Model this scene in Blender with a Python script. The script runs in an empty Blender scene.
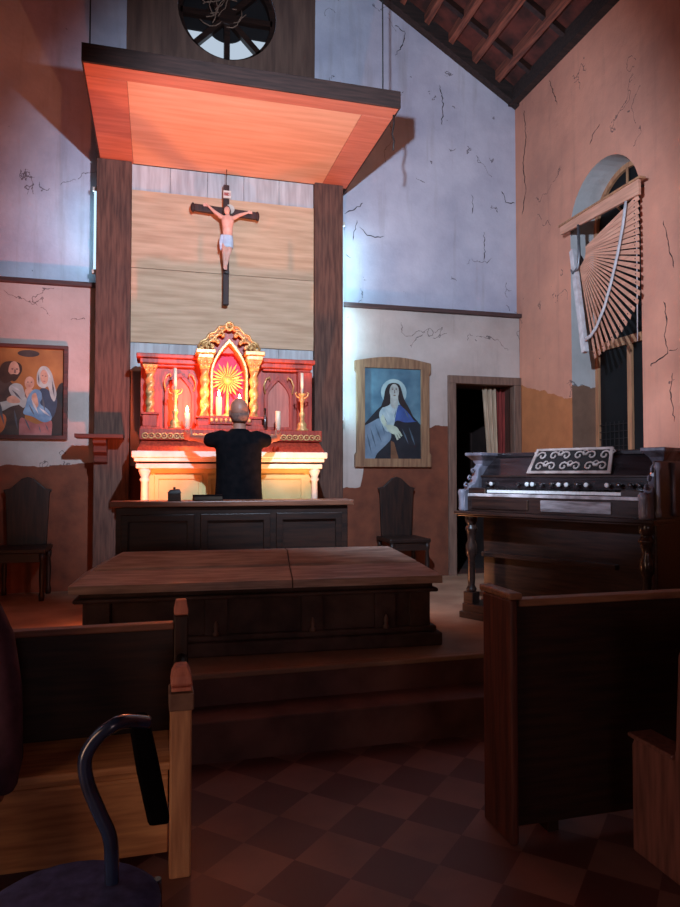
import bpy, bmesh, math, random
from mathutils import Vector, Matrix, geometry
random.seed(7)
R = math.radians
C = bpy.context.scene.collection
S = bpy.context.scene

# ------------------------------------------------------------------ camera
cd = bpy.data.cameras.new('camera'); cam = bpy.data.objects.new('camera', cd); C.objects.link(cam)
cam.location = (0, 0, 1.5)
cam.rotation_euler = (R(90 + 1.8), 0, R(-15.06))
cd.sensor_fit = 'HORIZONTAL'; cd.sensor_width = 36; cd.lens = 36
cd.clip_start = .02; cd.clip_end = 200
S.camera = cam

# ------------------------------------------------------------------ world
w = bpy.data.worlds.new('overcast_sky'); S.world = w; w.use_nodes = True
bg = w.node_tree.nodes['Background']
bg.inputs[0].default_value = (.46, .55, .66, 1); bg.inputs[1].default_value = .8

# ------------------------------------------------------------------ exposure
S.view_settings.view_transform = 'Standard'; S.view_settings.look = 'None'
S.view_settings.exposure = 0.38; S.view_settings.gamma = 1.0
S.view_settings.use_curve_mapping = False

# ------------------------------------------------------------------ lights
def light(name, kind, loc, power, col, size=.05, target=None, angle=90, blend=.3):
    l = bpy.data.lights.new(name, kind); l.energy = power; l.color = col
    if kind == 'AREA':
        l.shape = 'RECTANGLE'; l.size, l.size_y = size
    else:
        l.shadow_soft_size = size
    if kind == 'SPOT':
        l.spot_size = R(angle); l.spot_blend = blend
    o = bpy.data.objects.new(name, l); C.objects.link(o); o.location = loc
    if target:
        o.rotation_euler = (Vector(target) - Vector(loc)).to_track_quat('-Z', 'Y').to_euler()
    return o
# cool spotlight hung in the nave, aimed at the altar wall
light('nave_spotlight', 'SPOT', (.68, 2.5, 3.42), 570, (.58, .76, 1.0), .035, (2.15, 7.05, 3.1), 98, .42)
# added reddish fill, placed at the unseen entrance behind the camera
light('entrance_fill', 'AREA', (.8, -4.3, 1.3), 11, (1.0, .50, .42), (1.6, 2.2), (.8, 2, .9))
# warm fill added on the left, set in an unseen wall opening
light('side_fill', 'AREA', (-2.85, .8, 1.2), 19, (1.0, .52, .28), (1.0, 1.8), (.3, 2.7, .5))

# cool spot added to brighten the organ from an unseen opening at left
light('organ_fill_beam', 'SPOT', (-2.9, 2.8, 3.05), 430, (.60, .72, 1.0), .06, (2.75, 4.2, 1.72), 15, .5)

# ------------------------------------------------------------------ materials
MATS = {}
def nt(m):
    m.use_nodes = True
    return m.node_tree.nodes, m.node_tree.links
def mat(name, c, rough=.7, c2=None, scale=6, stretch=(1, 1, 1), bump=.12, metal=0, detail=6, lo=.35, hi=.65, coat=0, dist=.01, spec=.4):
    if name in MATS: return MATS[name]
    m = bpy.data.materials.new(name); N, L = nt(m); b = N['Principled BSDF']; b.inputs['Specular IOR Level'].default_value = spec
    if c2 is None: c2 = tuple(x * .62 for x in c)
    tc = N.new('ShaderNodeTexCoord'); mp = N.new('ShaderNodeMapping'); mp.inputs['Scale'].default_value = stretch
    L.new(tc.outputs['Object'], mp.inputs[0])
    no = N.new('ShaderNodeTexNoise'); no.inputs['Scale'].default_value = scale; no.inputs['Detail'].default_value = detail
    L.new(mp.outputs[0], no.inputs['Vector'])
    cr = N.new('ShaderNodeValToRGB'); cr.color_ramp.elements[0].position = lo; cr.color_ramp.elements[1].position = hi
    cr.color_ramp.elements[0].color = (*c2, 1); cr.color_ramp.elements[1].color = (*c, 1)
    L.new(no.outputs['Fac'], cr.inputs[0]); L.new(cr.outputs[0], b.inputs['Base Color'])
    b.inputs['Roughness'].default_value = rough; b.inputs['Metallic'].default_value = metal
    if coat: b.inputs['Coat Weight'].default_value = coat; b.inputs['Coat Roughness'].default_value = .15
    if bump:
        bp = N.new('ShaderNodeBump'); bp.inputs['Strength'].default_value = bump; bp.inputs['Distance'].default_value = dist
        L.new(no.outputs['Fac'], bp.inputs['Height']); L.new(bp.outputs[0], b.inputs['Normal'])
    MATS[name] = m
    return m
def glow(name, c, s):
    m = bpy.data.materials.new(name); N, L = nt(m); b = N['Principled BSDF']
    b.inputs['Base Color'].default_value = (*c, 1); b.inputs['Emission Color'].default_value = (*c, 1)
    b.inputs['Emission Strength'].default_value = s
    MATS[name] = m; return m
def wood(name, c, c2=None, rough=.5, axis=0, scale=5, bump=.15, coat=0):
    st = [9, 9, 9]; st[axis] = .8
    return mat(name, c, rough, c2, scale, st, bump, coat=coat, dist=.004)

def wall_mat(name, up, up2, low, low2, pts, along='X', span=(-3, 4.1), stain=(.25, .2, .18), edge=.05):
    """lime plaster with stains and fine cracks; the lower zone paints a cast shadow into the colour, with a ragged edge"""
    m = bpy.data.materials.new(name); N, L = nt(m); b = N['Principled BSDF']; b.inputs['Roughness'].default_value = .9
    g = N.new('ShaderNodeNewGeometry'); sx = N.new('ShaderNodeSeparateXYZ'); L.new(g.outputs['Position'], sx.inputs[0])
    def noise(sc, det=6, vec=None, rough=.6):
        n = N.new('ShaderNodeTexNoise'); n.inputs['Scale'].default_value = sc; n.inputs['Detail'].default_value = det
        n.inputs['Roughness'].default_value = rough
        L.new(vec or g.outputs['Position'], n.inputs['Vector']); return n.outputs['Fac']
    def ramp(f, a, bb, ca, cb):
        r = N.new('ShaderNodeValToRGB'); e = r.color_ramp.elements; e[0].position = a; e[1].position = bb
        e[0].color = (*ca, 1); e[1].color = (*cb, 1); L.new(f, r.inputs[0]); return r.outputs[0]
    def mth(op, a, bb=None):
        n = N.new('ShaderNodeMath'); n.operation = op
        for i, v in enumerate((a, bb)):
            if v is None: continue
            if isinstance(v, (int, float)): n.inputs[i].default_value = v
            else: L.new(v, n.inputs[i])
        return n.outputs[0]
    def mix(f, a, bb):
        n = N.new('ShaderNodeMix'); n.data_type = 'RGBA'
        L.new(f, n.inputs[0])
        for i, v in ((6, a), (7, bb)):
            if isinstance(v, tuple): n.inputs[i].default_value = (*v, 1)
            else: L.new(v, n.inputs[i])
        return n.outputs[2]
    base = ramp(noise(1.3, 8), .35, .68, up2, up)
    mp = N.new('ShaderNodeMapping'); mp.inputs['Scale'].default_value = (5, 5, .45); L.new(g.outputs['Position'], mp.inputs[0])
    drip = mth('MULTIPLY', ramp(noise(1.4, 5, mp.outputs[0]), .56, .8, (0,)*3, (1,)*3), .45)
    base = mix(drip, base, stain)
    vo = N.new('ShaderNodeTexVoronoi'); vo.feature = 'DISTANCE_TO_EDGE'; vo.inputs['Scale'].default_value = 1.15
    dv = N.new('ShaderNodeVectorMath'); dv.operation = 'ADD'
    nn = N.new('ShaderNodeTexNoise'); nn.inputs['Scale'].default_value = 3; nn.inputs['Detail'].default_value = 6
    L.new(g.outputs['Position'], nn.inputs['Vector']); L.new(nn.outputs['Color'], dv.inputs[0]); L.new(g.outputs['Position'], dv.inputs[1])
    L.new(dv.outputs[0], vo.inputs['Vector'])
    crack = mth('MULTIPLY', mth('LESS_THAN', vo.outputs['Distance'], .007), mth('GREATER_THAN', noise(1.7, 3), .57))
    spot = mth('GREATER_THAN', noise(16, 3), .76)
    base = mix(mth('MULTIPLY', mth('MAXIMUM', crack, spot), .75), base, (.06, .04, .045))
    # lower zone: shadow tone put into the wall colour
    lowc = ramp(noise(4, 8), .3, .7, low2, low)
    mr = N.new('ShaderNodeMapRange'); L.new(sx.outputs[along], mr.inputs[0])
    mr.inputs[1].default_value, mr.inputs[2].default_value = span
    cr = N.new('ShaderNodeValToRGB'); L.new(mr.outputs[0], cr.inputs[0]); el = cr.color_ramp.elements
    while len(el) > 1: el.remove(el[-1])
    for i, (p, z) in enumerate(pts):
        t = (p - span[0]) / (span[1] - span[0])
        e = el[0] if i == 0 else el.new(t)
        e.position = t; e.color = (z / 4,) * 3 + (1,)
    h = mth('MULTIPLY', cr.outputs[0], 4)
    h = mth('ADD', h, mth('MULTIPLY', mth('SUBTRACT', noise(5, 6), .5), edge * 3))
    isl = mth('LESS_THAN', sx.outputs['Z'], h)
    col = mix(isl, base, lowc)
    L.new(col, b.inputs['Base Color'])
    bp = N.new('ShaderNodeBump'); bp.inputs['Strength'].default_value = .35; bp.inputs['Distance'].default_value = .02
    L.new(noise(9, 8), bp.inputs['Height']); L.new(bp.outputs[0], b.inputs['Normal'])
    MATS[name] = m
    return m

# ------------------------------------------------------------------ mesh builder
class MB:
    def __init__(s, o=(0, 0, 0)): s.b = bmesh.new(); s.o = Vector(o); s.mi = 0
    def _v(s, p): return s.b.verts.new(Vector(p) - s.o)
    def _f(s, vs, smooth=False):
        try: f = s.b.faces.new(vs)
        except ValueError: return
        f.material_index = s.mi; f.smooth = smooth
    def box(s, lo, hi, m=None):
        x0, y0, z0 = lo; x1, y1, z1 = hi
        P = [(x0,y0,z0),(x1,y0,z0),(x1,y1,z0),(x0,y1,z0),(x0,y0,z1),(x1,y0,z1),(x1,y1,z1),(x0,y1,z1)]
        if m: P = [m @ Vector(p) for p in P]
        v = [s._v(p) for p in P]
        for q in ((3,2,1,0),(4,5,6,7),(0,1,5,4),(1,2,6,5),(2,3,7,6),(3,0,4,7)): s._f([v[i] for i in q])
        return s
    def loft(s, rings, smooth=True, cap=True, close=False):
        V = [[s._v(p) for p in r] for r in rings]; n = len(V[0])
        pairs = list(zip(V, V[1:])) + ([(V[-1], V[0])] if close else [])
        for a, bb in pairs:
            for i in range(n): s._f([a[i], a[(i+1) % n], bb[(i+1) % n], bb[i]], smooth)
        if cap and not close: s._f(V[0][::-1]); s._f(V[-1])
        return s
    def tube(s, pts, r, n=8, cap=True, flat=1.0, close=False):
        pts = [Vector(p) for p in pts]; rs = r if isinstance(r, (list, tuple)) else [r] * len(pts)
        up = Vector((0, 0, 1)); rings = []; prev = None
        for i, p in enumerate(pts):
            if close: t = pts[(i+1) % len(pts)] - pts[i-1]
            else: t = pts[min(i+1, len(pts)-1)] - pts[max(i-1, 0)]
            t.normalize()
            if prev is None:
                a = up if abs(t.z) < .9 else Vector((0, 1, 0))
                prev = (a - t * a.dot(t)).normalized()
            else:
                prev = (prev - t * prev.dot(t)).normalized()
            q = t.cross(prev)
            rings.append([p + prev * (math.cos(2*math.pi*k/n) * rs[i]) + q * (math.sin(2*math.pi*k/n) * rs[i] * flat) for k in range(n)])
        return s.loft(rings, True, cap, close)
    def lathe(s, prof, c=(0, 0, 0), n=16, sx=1, sy=1):
        c = Vector(c)
        return s.loft([[c + Vector((math.cos(2*math.pi*k/n) * r * sx, math.sin(2*math.pi*k/n) * r * sy, z)) for k in range(n)] for r, z in prof])
    def ell(s, c, r, n=12, m=8, rot=None):
        c = Vector(c); rings = []
        for j in range(1, m):
            th = math.pi * j / m; ring = []
            for k in range(n):
                p = Vector((r[0]*math.sin(th)*math.cos(2*math.pi*k/n), r[1]*math.sin(th)*math.sin(2*math.pi*k/n), -r[2]*math.cos(th)))
                if rot: p = rot @ p
                ring.append(c + p)
            rings.append(ring)
        V = [[s._v(p) for p in g] for g in rings]
        a = Vector((0, 0, -r[2])); bb = Vector((0, 0, r[2]))
        if rot: a = rot @ a; bb = rot @ bb
        va, vb = s._v(c + a), s._v(c + bb)
        for i in range(len(V) - 1):
            for k in range(n): s._f([V[i][k], V[i][(k+1) % n], V[i+1][(k+1) % n], V[i+1][k]], True)
        for k in range(n):
            s._f([va, V[0][(k+1) % n], V[0][k]], True); s._f([vb, V[-1][k], V[-1][(k+1) % n]], True)
        return s
    def limb(s, pts, rs, n=12):
        """tapered capsule chain: closed tube with a ball at every joint"""
        s.tube(pts, rs, n)
        for p, r in zip(pts, rs): s.ell(p, (r, r, r), n, 8)
        return s
    def rings(s, L, n=20):
        """elliptical loft: (x, y, z, rx, ry) per ring"""
        return s.loft([[Vector((x + math.cos(2*math.pi*k/n)*rx, y + math.sin(2*math.pi*k/n)*ry, z)) for k in range(n)] for x, y, z, rx, ry in L])
    def plate(s, outer, f, t, holes=(), hole_mi=None):
        """flat plate with holes: 2-D loops mapped by f(a, b, depth) and given the thickness t"""
        loops = [outer] + list(holes)
        pts = [p for l in loops for p in l]
        tri = geometry.tessellate_polygon([[Vector((p[0], p[1], 0)) for p in l] for l in loops])
        A = [s._v(f(p[0], p[1], 0)) for p in pts]; B = [s._v(f(p[0], p[1], t)) for p in pts]
        for q in tri:
            s._f([A[i] for i in q]); s._f([B[i] for i in reversed(q)])
        k = 0
        for li, l in enumerate(loops):
            if li and hole_mi is not None: s.mi = hole_mi
            n = len(l)
            for i in range(n): s._f([A[k+i], A[k+(i+1) % n], B[k+(i+1) % n], B[k+i]])
            k += n
        return s
    def build(s, name, m, parent=None, bevel=0, remesh=0, smooth=0, sub=0, loc=None):
        bmesh.ops.recalc_face_normals(s.b, faces=s.b.faces)
        me = bpy.data.meshes.new(name); s.b.to_mesh(me); s.b.free()
        for x in (m if isinstance(m, (list, tuple)) else [m]): me.materials.append(x)
        o = bpy.data.objects.new(name, me); C.objects.link(o)
        o.location = s.o if loc is None else loc
        if parent: o.parent = parent
        if parent and loc is None: o.location = (0, 0, 0) if s.o.length == 0 else s.o - PO.get(parent.name, Vector((0, 0, 0)))
        if remesh:
            d = o.modifiers.new('remesh', 'REMESH'); d.mode = 'VOXEL'; d.voxel_size = remesh; d.use_smooth_shade = True
        if smooth:
            d = o.modifiers.new('smooth', 'SMOOTH'); d.iterations = smooth; d.factor = .5
        if bevel:
            d = o.modifiers.new('bevel', 'BEVEL'); d.width = bevel; d.segments = 2; d.limit_method = 'ANGLE'; d.angle_limit = R(40)
        if sub:
            d = o.modifiers.new('sub', 'SUBSURF'); d.levels = sub; d.render_levels = sub
        return o
PO = {}      # world base point of things whose parts are modelled in world coordinates
def tag(o, label=None, cat=None, group=None, kind=None):
    for k, v in (('label', label), ('category', cat), ('group', group), ('kind', kind)):
        if v: o[k] = v
    return o
def thing(name, label, cat, loc=(0, 0, 0), rz=0, group=None):
    o = bpy.data.objects.new(name, None); o.empty_display_size = .1; C.objects.link(o)
    o.location = loc; o.rotation_euler.z = rz
    PO[o.name] = Vector(loc)
    return tag(o, label, cat, group)
def struct(mb, name, m, bevel=0, parent=None):
    o = mb.build(name, m, parent, bevel); o['kind'] = 'structure'; return o
def circ(cx, cy, r, n=40, a0=0, a1=360, ry=None):
    ry = r if ry is None else ry; full = abs(a1 - a0) >= 360
    return [(cx + r*math.cos(R(a0 + (a1-a0)*i/(n if full else n-1))), cy + ry*math.sin(R(a0 + (a1-a0)*i/(n if full else n-1)))) for i in range(n)]

# palette
DARKWOOD = wood('dark_stained_wood', (.036, .014, .009), (.012, .006, .005), .45)
DARKWOODZ = wood('dark_stained_wood_upright', (.036, .014, .009), (.012, .006, .005), .5, 2)
PEWWOOD = wood('worn_pew_wood', (.30, .15, .085), (.15, .065, .04), .5)
PEWWOODZ = wood('worn_pew_wood_upright', (.30, .16, .09), (.16, .075, .045), .5, 2)
POSTWOOD = wood('brown_board_wood', (.15, .072, .05), (.07, .034, .025), .8, 2)
FRAMEWOOD = wood('frame_wood', (.34, .19, .10), (.2, .10, .055), .55, 2)
REDWOOD = wood('red_mahogany', (.50, .065, .03), (.28, .03, .018), .45, 2)
GOLD = mat('aged_gilding', (.80, .50, .20), .4, (.50, .25, .09), 30, metal=.35)
BLACKWOOD = wood('black_lacquered_wood', (.03, .022, .024), (.012, .009, .01), .22, 0, coat=.6)
STONE = mat('brown_stone', (.30, .19, .14), .6, (.15, .085, .065), 7, bump=.25)
STONED = mat('dark_stone', (.115, .068, .056), .7, (.055, .031, .026), 7, bump=.25)
SLAB = wood('weathered_lid_boards', (.60, .42, .33), (.34, .22, .175), .36)
BLACK = mat('black_void', (.012, .008, .008), .9, bump=0)
CREAM = mat('cream_paint', (.62, .50, .22), .6, (.52, .40, .16), 5)
WHITE = mat('white_paint', (.72, .69, .60), .5, (.56, .52, .44), 8)
WAX = mat('candle_wax', (.88, .80, .62), .5, (.80, .70, .50), 8, bump=.03)
FLAME = glow('candle_flame', (1.0, .62, .22), 40)
SKIN = mat('skin', (.32, .14, .095), .5, (.25, .10, .065), 12, bump=.05)
BLACKCLOTH = mat('black_cloth', (.006, .005, .006), 1, (.003, .003, .004), 20, spec=.05)
WIRE = mat('dark_wire', (.03, .025, .025), .6, bump=0)

# ------------------------------------------------------------------ the setting
YW, XR, XL = 7.05, 4.025, -2.7
PZ = .39
EAVE, RX = 5.84, .67
RZ = EAVE + (XR - RX) * .60
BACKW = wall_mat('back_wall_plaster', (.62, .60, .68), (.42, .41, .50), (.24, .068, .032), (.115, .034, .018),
                 [(-3, 1.62), (-1.0, 1.58), (-.6, 1.62), (1.86, 1.36), (2.12, 1.37), (2.15, 1.72), (2.6, 1.82), (2.95, 2.04), (4.05, 2.1)], 'X', (-3, 4.1))  # heights trace the stepped edge of the painted-in shadow
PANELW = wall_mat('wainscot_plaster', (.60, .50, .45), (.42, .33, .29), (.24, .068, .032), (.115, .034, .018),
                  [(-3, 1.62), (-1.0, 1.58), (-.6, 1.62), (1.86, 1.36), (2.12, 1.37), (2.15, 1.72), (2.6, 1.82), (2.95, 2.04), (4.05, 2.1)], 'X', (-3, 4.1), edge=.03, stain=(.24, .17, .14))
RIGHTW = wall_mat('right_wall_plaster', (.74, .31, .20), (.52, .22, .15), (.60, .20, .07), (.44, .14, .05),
                  [(-6, 1.2), (4.5, 1.45), (5.0, 1.70), (5.9, 2.25), (7.05, 2.55)], 'Y', (-6, 7.1), (.34, .15, .11))  # salmon base holds part of the warm light; lower tone is painted shade
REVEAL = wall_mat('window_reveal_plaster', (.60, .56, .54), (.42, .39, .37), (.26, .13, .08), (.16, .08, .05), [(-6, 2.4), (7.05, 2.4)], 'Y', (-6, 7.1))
# floor of the nave: diamond chequer
m = bpy.data.materials.new('floor_tiles'); N, L = nt(m); b = N['Principled BSDF']; b.inputs['Roughness'].default_value = .5
g = N.new('ShaderNodeNewGeometry'); mp = N.new('ShaderNodeMapping'); mp.inputs['Rotation'].default_value = (0, 0, R(45))
mp.inputs['Scale'].default_value = (1/.25,) * 3
ns = N.new('ShaderNodeTexNoise'); ns.inputs['Scale'].default_value = 3; ns.inputs['Detail'].default_value = 8
L.new(g.outputs['Position'], mp.inputs[0]); L.new(g.outputs['Position'], ns.inputs['Vector'])
ck = N.new('ShaderNodeTexChecker'); ck.inputs['Scale'].default_value = 1
ck.inputs['Color1'].default_value = (.26, .125, .105, 1); ck.inputs['Color2'].default_value = (.105, .034, .032, 1)
L.new(mp.outputs[0], ck.inputs['Vector'])
mx = N.new('ShaderNodeMix'); mx.data_type = 'RGBA'; L.new(ck.outputs[0], mx.inputs[6]); mx.inputs[7].default_value = (.13, .06, .056, 1)
cr = N.new('ShaderNodeValToRGB'); cr.color_ramp.elements[0].position = .35; cr.color_ramp.elements[1].position = .8
L.new(ns.outputs[0], cr.inputs[0]); L.new(cr.outputs[0], mx.inputs[0]); L.new(mx.outputs[2], b.inputs['Base Color'])
FLOORM = m
SANCT = mat('sanctuary_floor', (.42, .25, .16), .55, (.26, .14, .09), 3, bump=.1)
STEPM = mat('step_stone', (.19, .085, .07), .6, (.09, .038, .034), 4, bump=.15)

struct(MB().box((XL, -5, -.1), (XR, 3.64, 0)), 'floor', FLOORM)
struct(MB().box((XL, 3.64, -.1), (XR, 3.91, .21)), 'floor_step', STEPM, .008)
struct(MB().box((XL, 3.90, .21), (XR, 3.93, PZ - .03)), 'floor_riser', STEPM)
pf = MB(); pf.box((XL, 3.93, -.1), (XR, YW, PZ)); pf.box((XL, 3.885, PZ - .03), (XR, 3.93, PZ)); struct(pf, 'floor_sanctuary', SANCT, .006)
struct(MB().box((-.45, 5.34, PZ), (1.70, 6.75, .54)), 'floor_predella', STEPM, .008)

# back wall with oculus and doorway
OC = (.678, 6.345, .51)
prof = [(XL - .4, PZ - .3), (XR + .4, PZ - .3), (XR + .4, EAVE - .24), (RX, RZ), (XL - .4, RZ - (RX - XL + .4) * .6)]
door = [(3.21, PZ), (3.93, PZ), (3.93, 2.52), (3.21, 2.52)]
WALLB = struct(MB().plate(prof, lambda a, b_, d: (a, YW + d, b_), .38, [circ(OC[0], OC[1], OC[2], 48), door], 1), 'wall_back', [BACKW, wood('shaded_reveal_wood', (.12, .045, .032), (.06, .025, .018), .8, 2)])  # reveal colour darkened to hold the shade of the door frame
# thin brown plate on the wall around the oculus
BROWNB = wood('brown_grained_plate', (.17, .092, .066), (.10, .052, .04), .85, 2, 2)
struct(MB().plate([(-.33, 4.6), (1.60, 4.6), (1.62, 7.0), (RX, 7.5), (-.33, 7.0)], lambda a, b_, d: (a, YW - .012 + d, b_), .012,
       [circ(OC[0], OC[1], OC[2] + .001, 48)]), 'trim_1', BROWNB)
# lower wall panels left and right of the altar, with their timber ledges
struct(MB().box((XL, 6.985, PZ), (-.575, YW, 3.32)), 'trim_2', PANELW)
rp = [(1.86, PZ), (3.12, PZ), (3.12, 2.61), (4.02, 2.61), (4.02, 3.30), (1.86, 3.30)]
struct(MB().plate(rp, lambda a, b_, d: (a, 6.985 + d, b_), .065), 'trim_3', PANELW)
LEDGE = wood('ledge_wood', (.10, .05, .045), (.05, .028, .028), .7)
struct(MB().box((XL, 6.93, 3.32), (-.572, YW, 3.365)), 'trim_4', LEDGE, .006)
struct(MB().box((1.85, 6.93, 3.30), (XR, YW, 3.345)), 'trim_5', LEDGE, .006)
# right wall with arched window
wy0, wy1, wsp = 4.945, 5.975, 3.955
arch = [(wy0, 1.25), (wy1, 1.25)] + [((wy0+wy1)/2 + (wy1-wy0)/2*math.cos(R(a)), wsp + (wy1-wy0)/2*math.sin(R(a))) for a in range(0, 181, 9)]
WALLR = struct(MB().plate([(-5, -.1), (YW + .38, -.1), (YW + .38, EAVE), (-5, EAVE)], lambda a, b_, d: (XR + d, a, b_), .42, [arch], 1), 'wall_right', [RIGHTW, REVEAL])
struct(MB().plate([(-5, -.1), (YW, -.1), (YW, 6.2), (-5, 6.2)], lambda a, b_, d: (XL - d, a, b_), .4, [[(.2, .001), (1.4, .001), (1.4, 2.2), (.2, 2.2)], [(2.2, 1.9), (3.4, 1.9), (3.4, 3.3), (2.2, 3.3)]]), 'wall_left', BACKW)  # both openings added to let in the unseen left-hand lights
fr = [(XL - .4, -.1), (XR + .4, -.1), (XR + .4, EAVE - .24), (RX, RZ), (XL - .4, RZ - (RX - XL + .4) * .6)]
ent = [(-.1, 0), (1.7, 0), (1.7, 2.5), (-.1, 2.5)]
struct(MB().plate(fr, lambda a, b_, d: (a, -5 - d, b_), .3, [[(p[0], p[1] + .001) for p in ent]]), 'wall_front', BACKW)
# roof: boarding, battens along the nave, wall plate and gable rafter
ROOFT = mat('roof_tiles', (.12, .03, .022), .9, (.03, .012, .01), 5, bump=.5)
BATTEN = wood('roof_batten_wood', (.24, .075, .045), (.09, .03, .022), .8, 1)
def slope(x, dz): return RZ - abs(x - RX) * .60 + dz
rf = MB()
for x0, x1 in ((RX, XR + .5), (XL - .5, RX)):
    rf.loft([[(x0, yy, slope(x0, .12)), (x1, yy, slope(x1, .12)), (x1, yy, slope(x1, .20)), (x0, yy, slope(x0, .20))] for yy in (-5.2, YW + .5)], smooth=False)
ceil = struct(rf, 'ceiling', ROOFT)
k = 0
for i in range(12):
    x = XR - .28 - i * .29
    for sgn in (1, -1):
        xx = x if sgn == 1 else 2 * RX - x
        if sgn == -1 and xx < XL: continue
        u = MB(); s_ = -.6 * (1 if xx > RX else -1)
        u.loft([[(xx - .026, yy, slope(xx - .026, .02)), (xx + .026, yy, slope(xx + .026, .02)), (xx + .026, yy, slope(xx + .026, .12)), (xx - .026, yy, slope(xx - .026, .12))] for yy in (-5, YW)], smooth=False)
        struct(u, 'batten', BATTEN, 0, ceil)
for yy in (6.55, 5.9, 5.2, 4.5, 3.8, 3.1, 2.4, 1.7):
    u = MB(); u.loft([[(RX, y2, slope(RX, .05)), (XR + .05, y2, slope(XR + .05, .05)), (XR + .05, y2, slope(XR + .05, .13)), (RX, y2, slope(RX, .13))] for y2 in (yy, yy + .06)], smooth=False)
    struct(u, 'rafter', DARKWOOD, 0, ceil)
BEAMD = wood('sooty_beam', (.04, .022, .018), (.015, .01, .009), .85)
u = MB(); u.box((XR - .09, -5, EAVE - .03), (XR + .02, YW, EAVE + .14)); struct(u, 'wall_plate', BEAMD, 0, ceil)
u = MB(); u.loft([[(RX, yy, slope(RX, -.06)), (XR, yy, slope(XR, -.06)), (XR, yy, slope(XR, .12)), (RX, yy, slope(RX, .12))] for yy in (YW - .10, YW)], smooth=False)
struct(u, 'gable_rafter', BEAMD, 0, ceil)

# long cracks in the plaster
CRACK = mat('crack_shadow_filler', (.04, .025, .025), 1, bump=0)
def jag(P, j):
    out = []
    for a_, b_ in zip(P, P[1:]):
        n_ = max(2, int(math.hypot(b_[0] - a_[0], b_[1] - a_[1]) / .025))
        for q_ in range(n_): out.append((a_[0] + (b_[0] - a_[0])*q_/n_ + random.uniform(-j, j), a_[1] + (b_[1] - a_[1])*q_/n_ + random.uniform(-j, j)))
    return out + [P[-1]]
for L_ in [[(4.675, 3.607), (4.643, 3.47), (4.601, 3.332), (4.56, 3.172)], [(4.678, 2.924), (4.647, 2.768), (4.672, 2.649), (4.641, 2.503), (4.733, 2.47), (4.853, 2.421)], [(4.641, 2.503), (4.53, 2.516)], [(4.6, 2.333), (4.625, 2.19), (4.595, 2.024), (4.586, 1.926)], [(6.848, 5.675), (6.81, 5.308), (6.88, 5.051), (6.819, 4.736), (6.911, 4.483)], [(5.637, 4.693), (5.572, 4.789), (5.48, 4.821)], [(6.187, 5.381), (6.259, 5.56), (6.332, 5.731)]]:
    L_ = jag(L_, .010); u = MB(); u.tube([(XR, p[0], p[1]) for p in L_], [.001] + [random.uniform(.002, .0065) for _ in L_[2:]] + [.001], 5); struct(u, 'crack', CRACK, 0, WALLR)
for L_ in [[(1.953, 4.348), (2.055, 4.392), (2.123, 4.443), (2.158, 4.48)], [(2.032, 4.058), (2.077, 4.217), (2.089, 4.284)], [(2.123, 4.199), (2.215, 4.13), (2.307, 4.117), (2.4, 4.136)], [(1.964, 3.888), (2.02, 3.859)], [(3.465, 4.71), (3.477, 4.595), (3.464, 4.489)], [(3.613, 4.295), (3.625, 4.145), (3.611, 3.969)], [(3.075, 5.936), (3.111, 5.709), (3.097, 5.476)], [(2.535, 6.538), (2.653, 6.479), (2.617, 6.323), (2.534, 6.195)], [(3.847, 4.81), (3.897, 4.674), (4.014, 4.675)]]:
    L_ = jag(L_, .012); u = MB(); u.tube([(p[0], YW, p[1]) for p in L_], [.001] + [random.uniform(.002, .007) for _ in L_[2:]] + [.001], 5); struct(u, 'crack', CRACK, 0, WALLB)

# oculus window: wheel of spokes, the upper lights boarded over, the lowest ones open to the sky
oc = struct(MB().plate(circ(OC[0], OC[1], OC[2] - .001, 48), lambda a, b_, d: (a, YW + .06 + d, b_), .07, [circ(OC[0], OC[1], OC[2] - .05, 48)]), 'window_1', DARKWOOD)
for i, a in enumerate(range(0, 360, 45)):
    m4 = Matrix.Translation((OC[0], YW + .095, OC[1])) @ Matrix.Rotation(R(a), 4, 'Y')
    u = MB().box((.05, -.035, -.03), (OC[2] - .03, .035, .03), m4); struct(u, 'spoke', DARKWOOD, 0, oc)
u = MB().lathe([(.09, -.05), (.1, 0), (.09, .05)], (0, 0, 0), 20)
o = struct(u, 'hub', DARKWOOD, 0, oc); o.location = (OC[0], YW + .09, OC[1]); o.rotation_euler.x = R(90)
u = MB().plate(circ(OC[0], OC[1], OC[2] - .02, 40, -16, 196), lambda a, b_, d: (a, YW + .15 + d, b_), .03)
struct(u, 'blind_board', BLACK, 0, oc)
u = MB().plate(circ(OC[0], OC[1], .23, 30), lambda a, b_, d: (a, YW + .14 + d, b_), .02); struct(u, 'inner_board', BLACK, 0, oc)
# tangled twigs in the wheel
random.seed(7)
tw = MB()
for i in range(14):
    a = random.uniform(0, 6.28); p = [(OC[0] + random.uniform(-.2, .2), YW + .04 + random.uniform(-.01, .02), OC[1] + .05 + random.uniform(-.1, .25))]
    for _ in range(5):
        q = p[-1]; a += random.uniform(-.7, .7); p.append((q[0] + .06*math.cos(a), q[1], q[2] + .06*math.sin(a)))
    tw.tube(p, .006, 5)
tag(tw.build('dry_twigs', wood('twig', (.28, .16, .11), None, .8)), 'tangle of dry brown twigs lodged in the round window above the canopy', 'twigs', kind='stuff')

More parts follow.
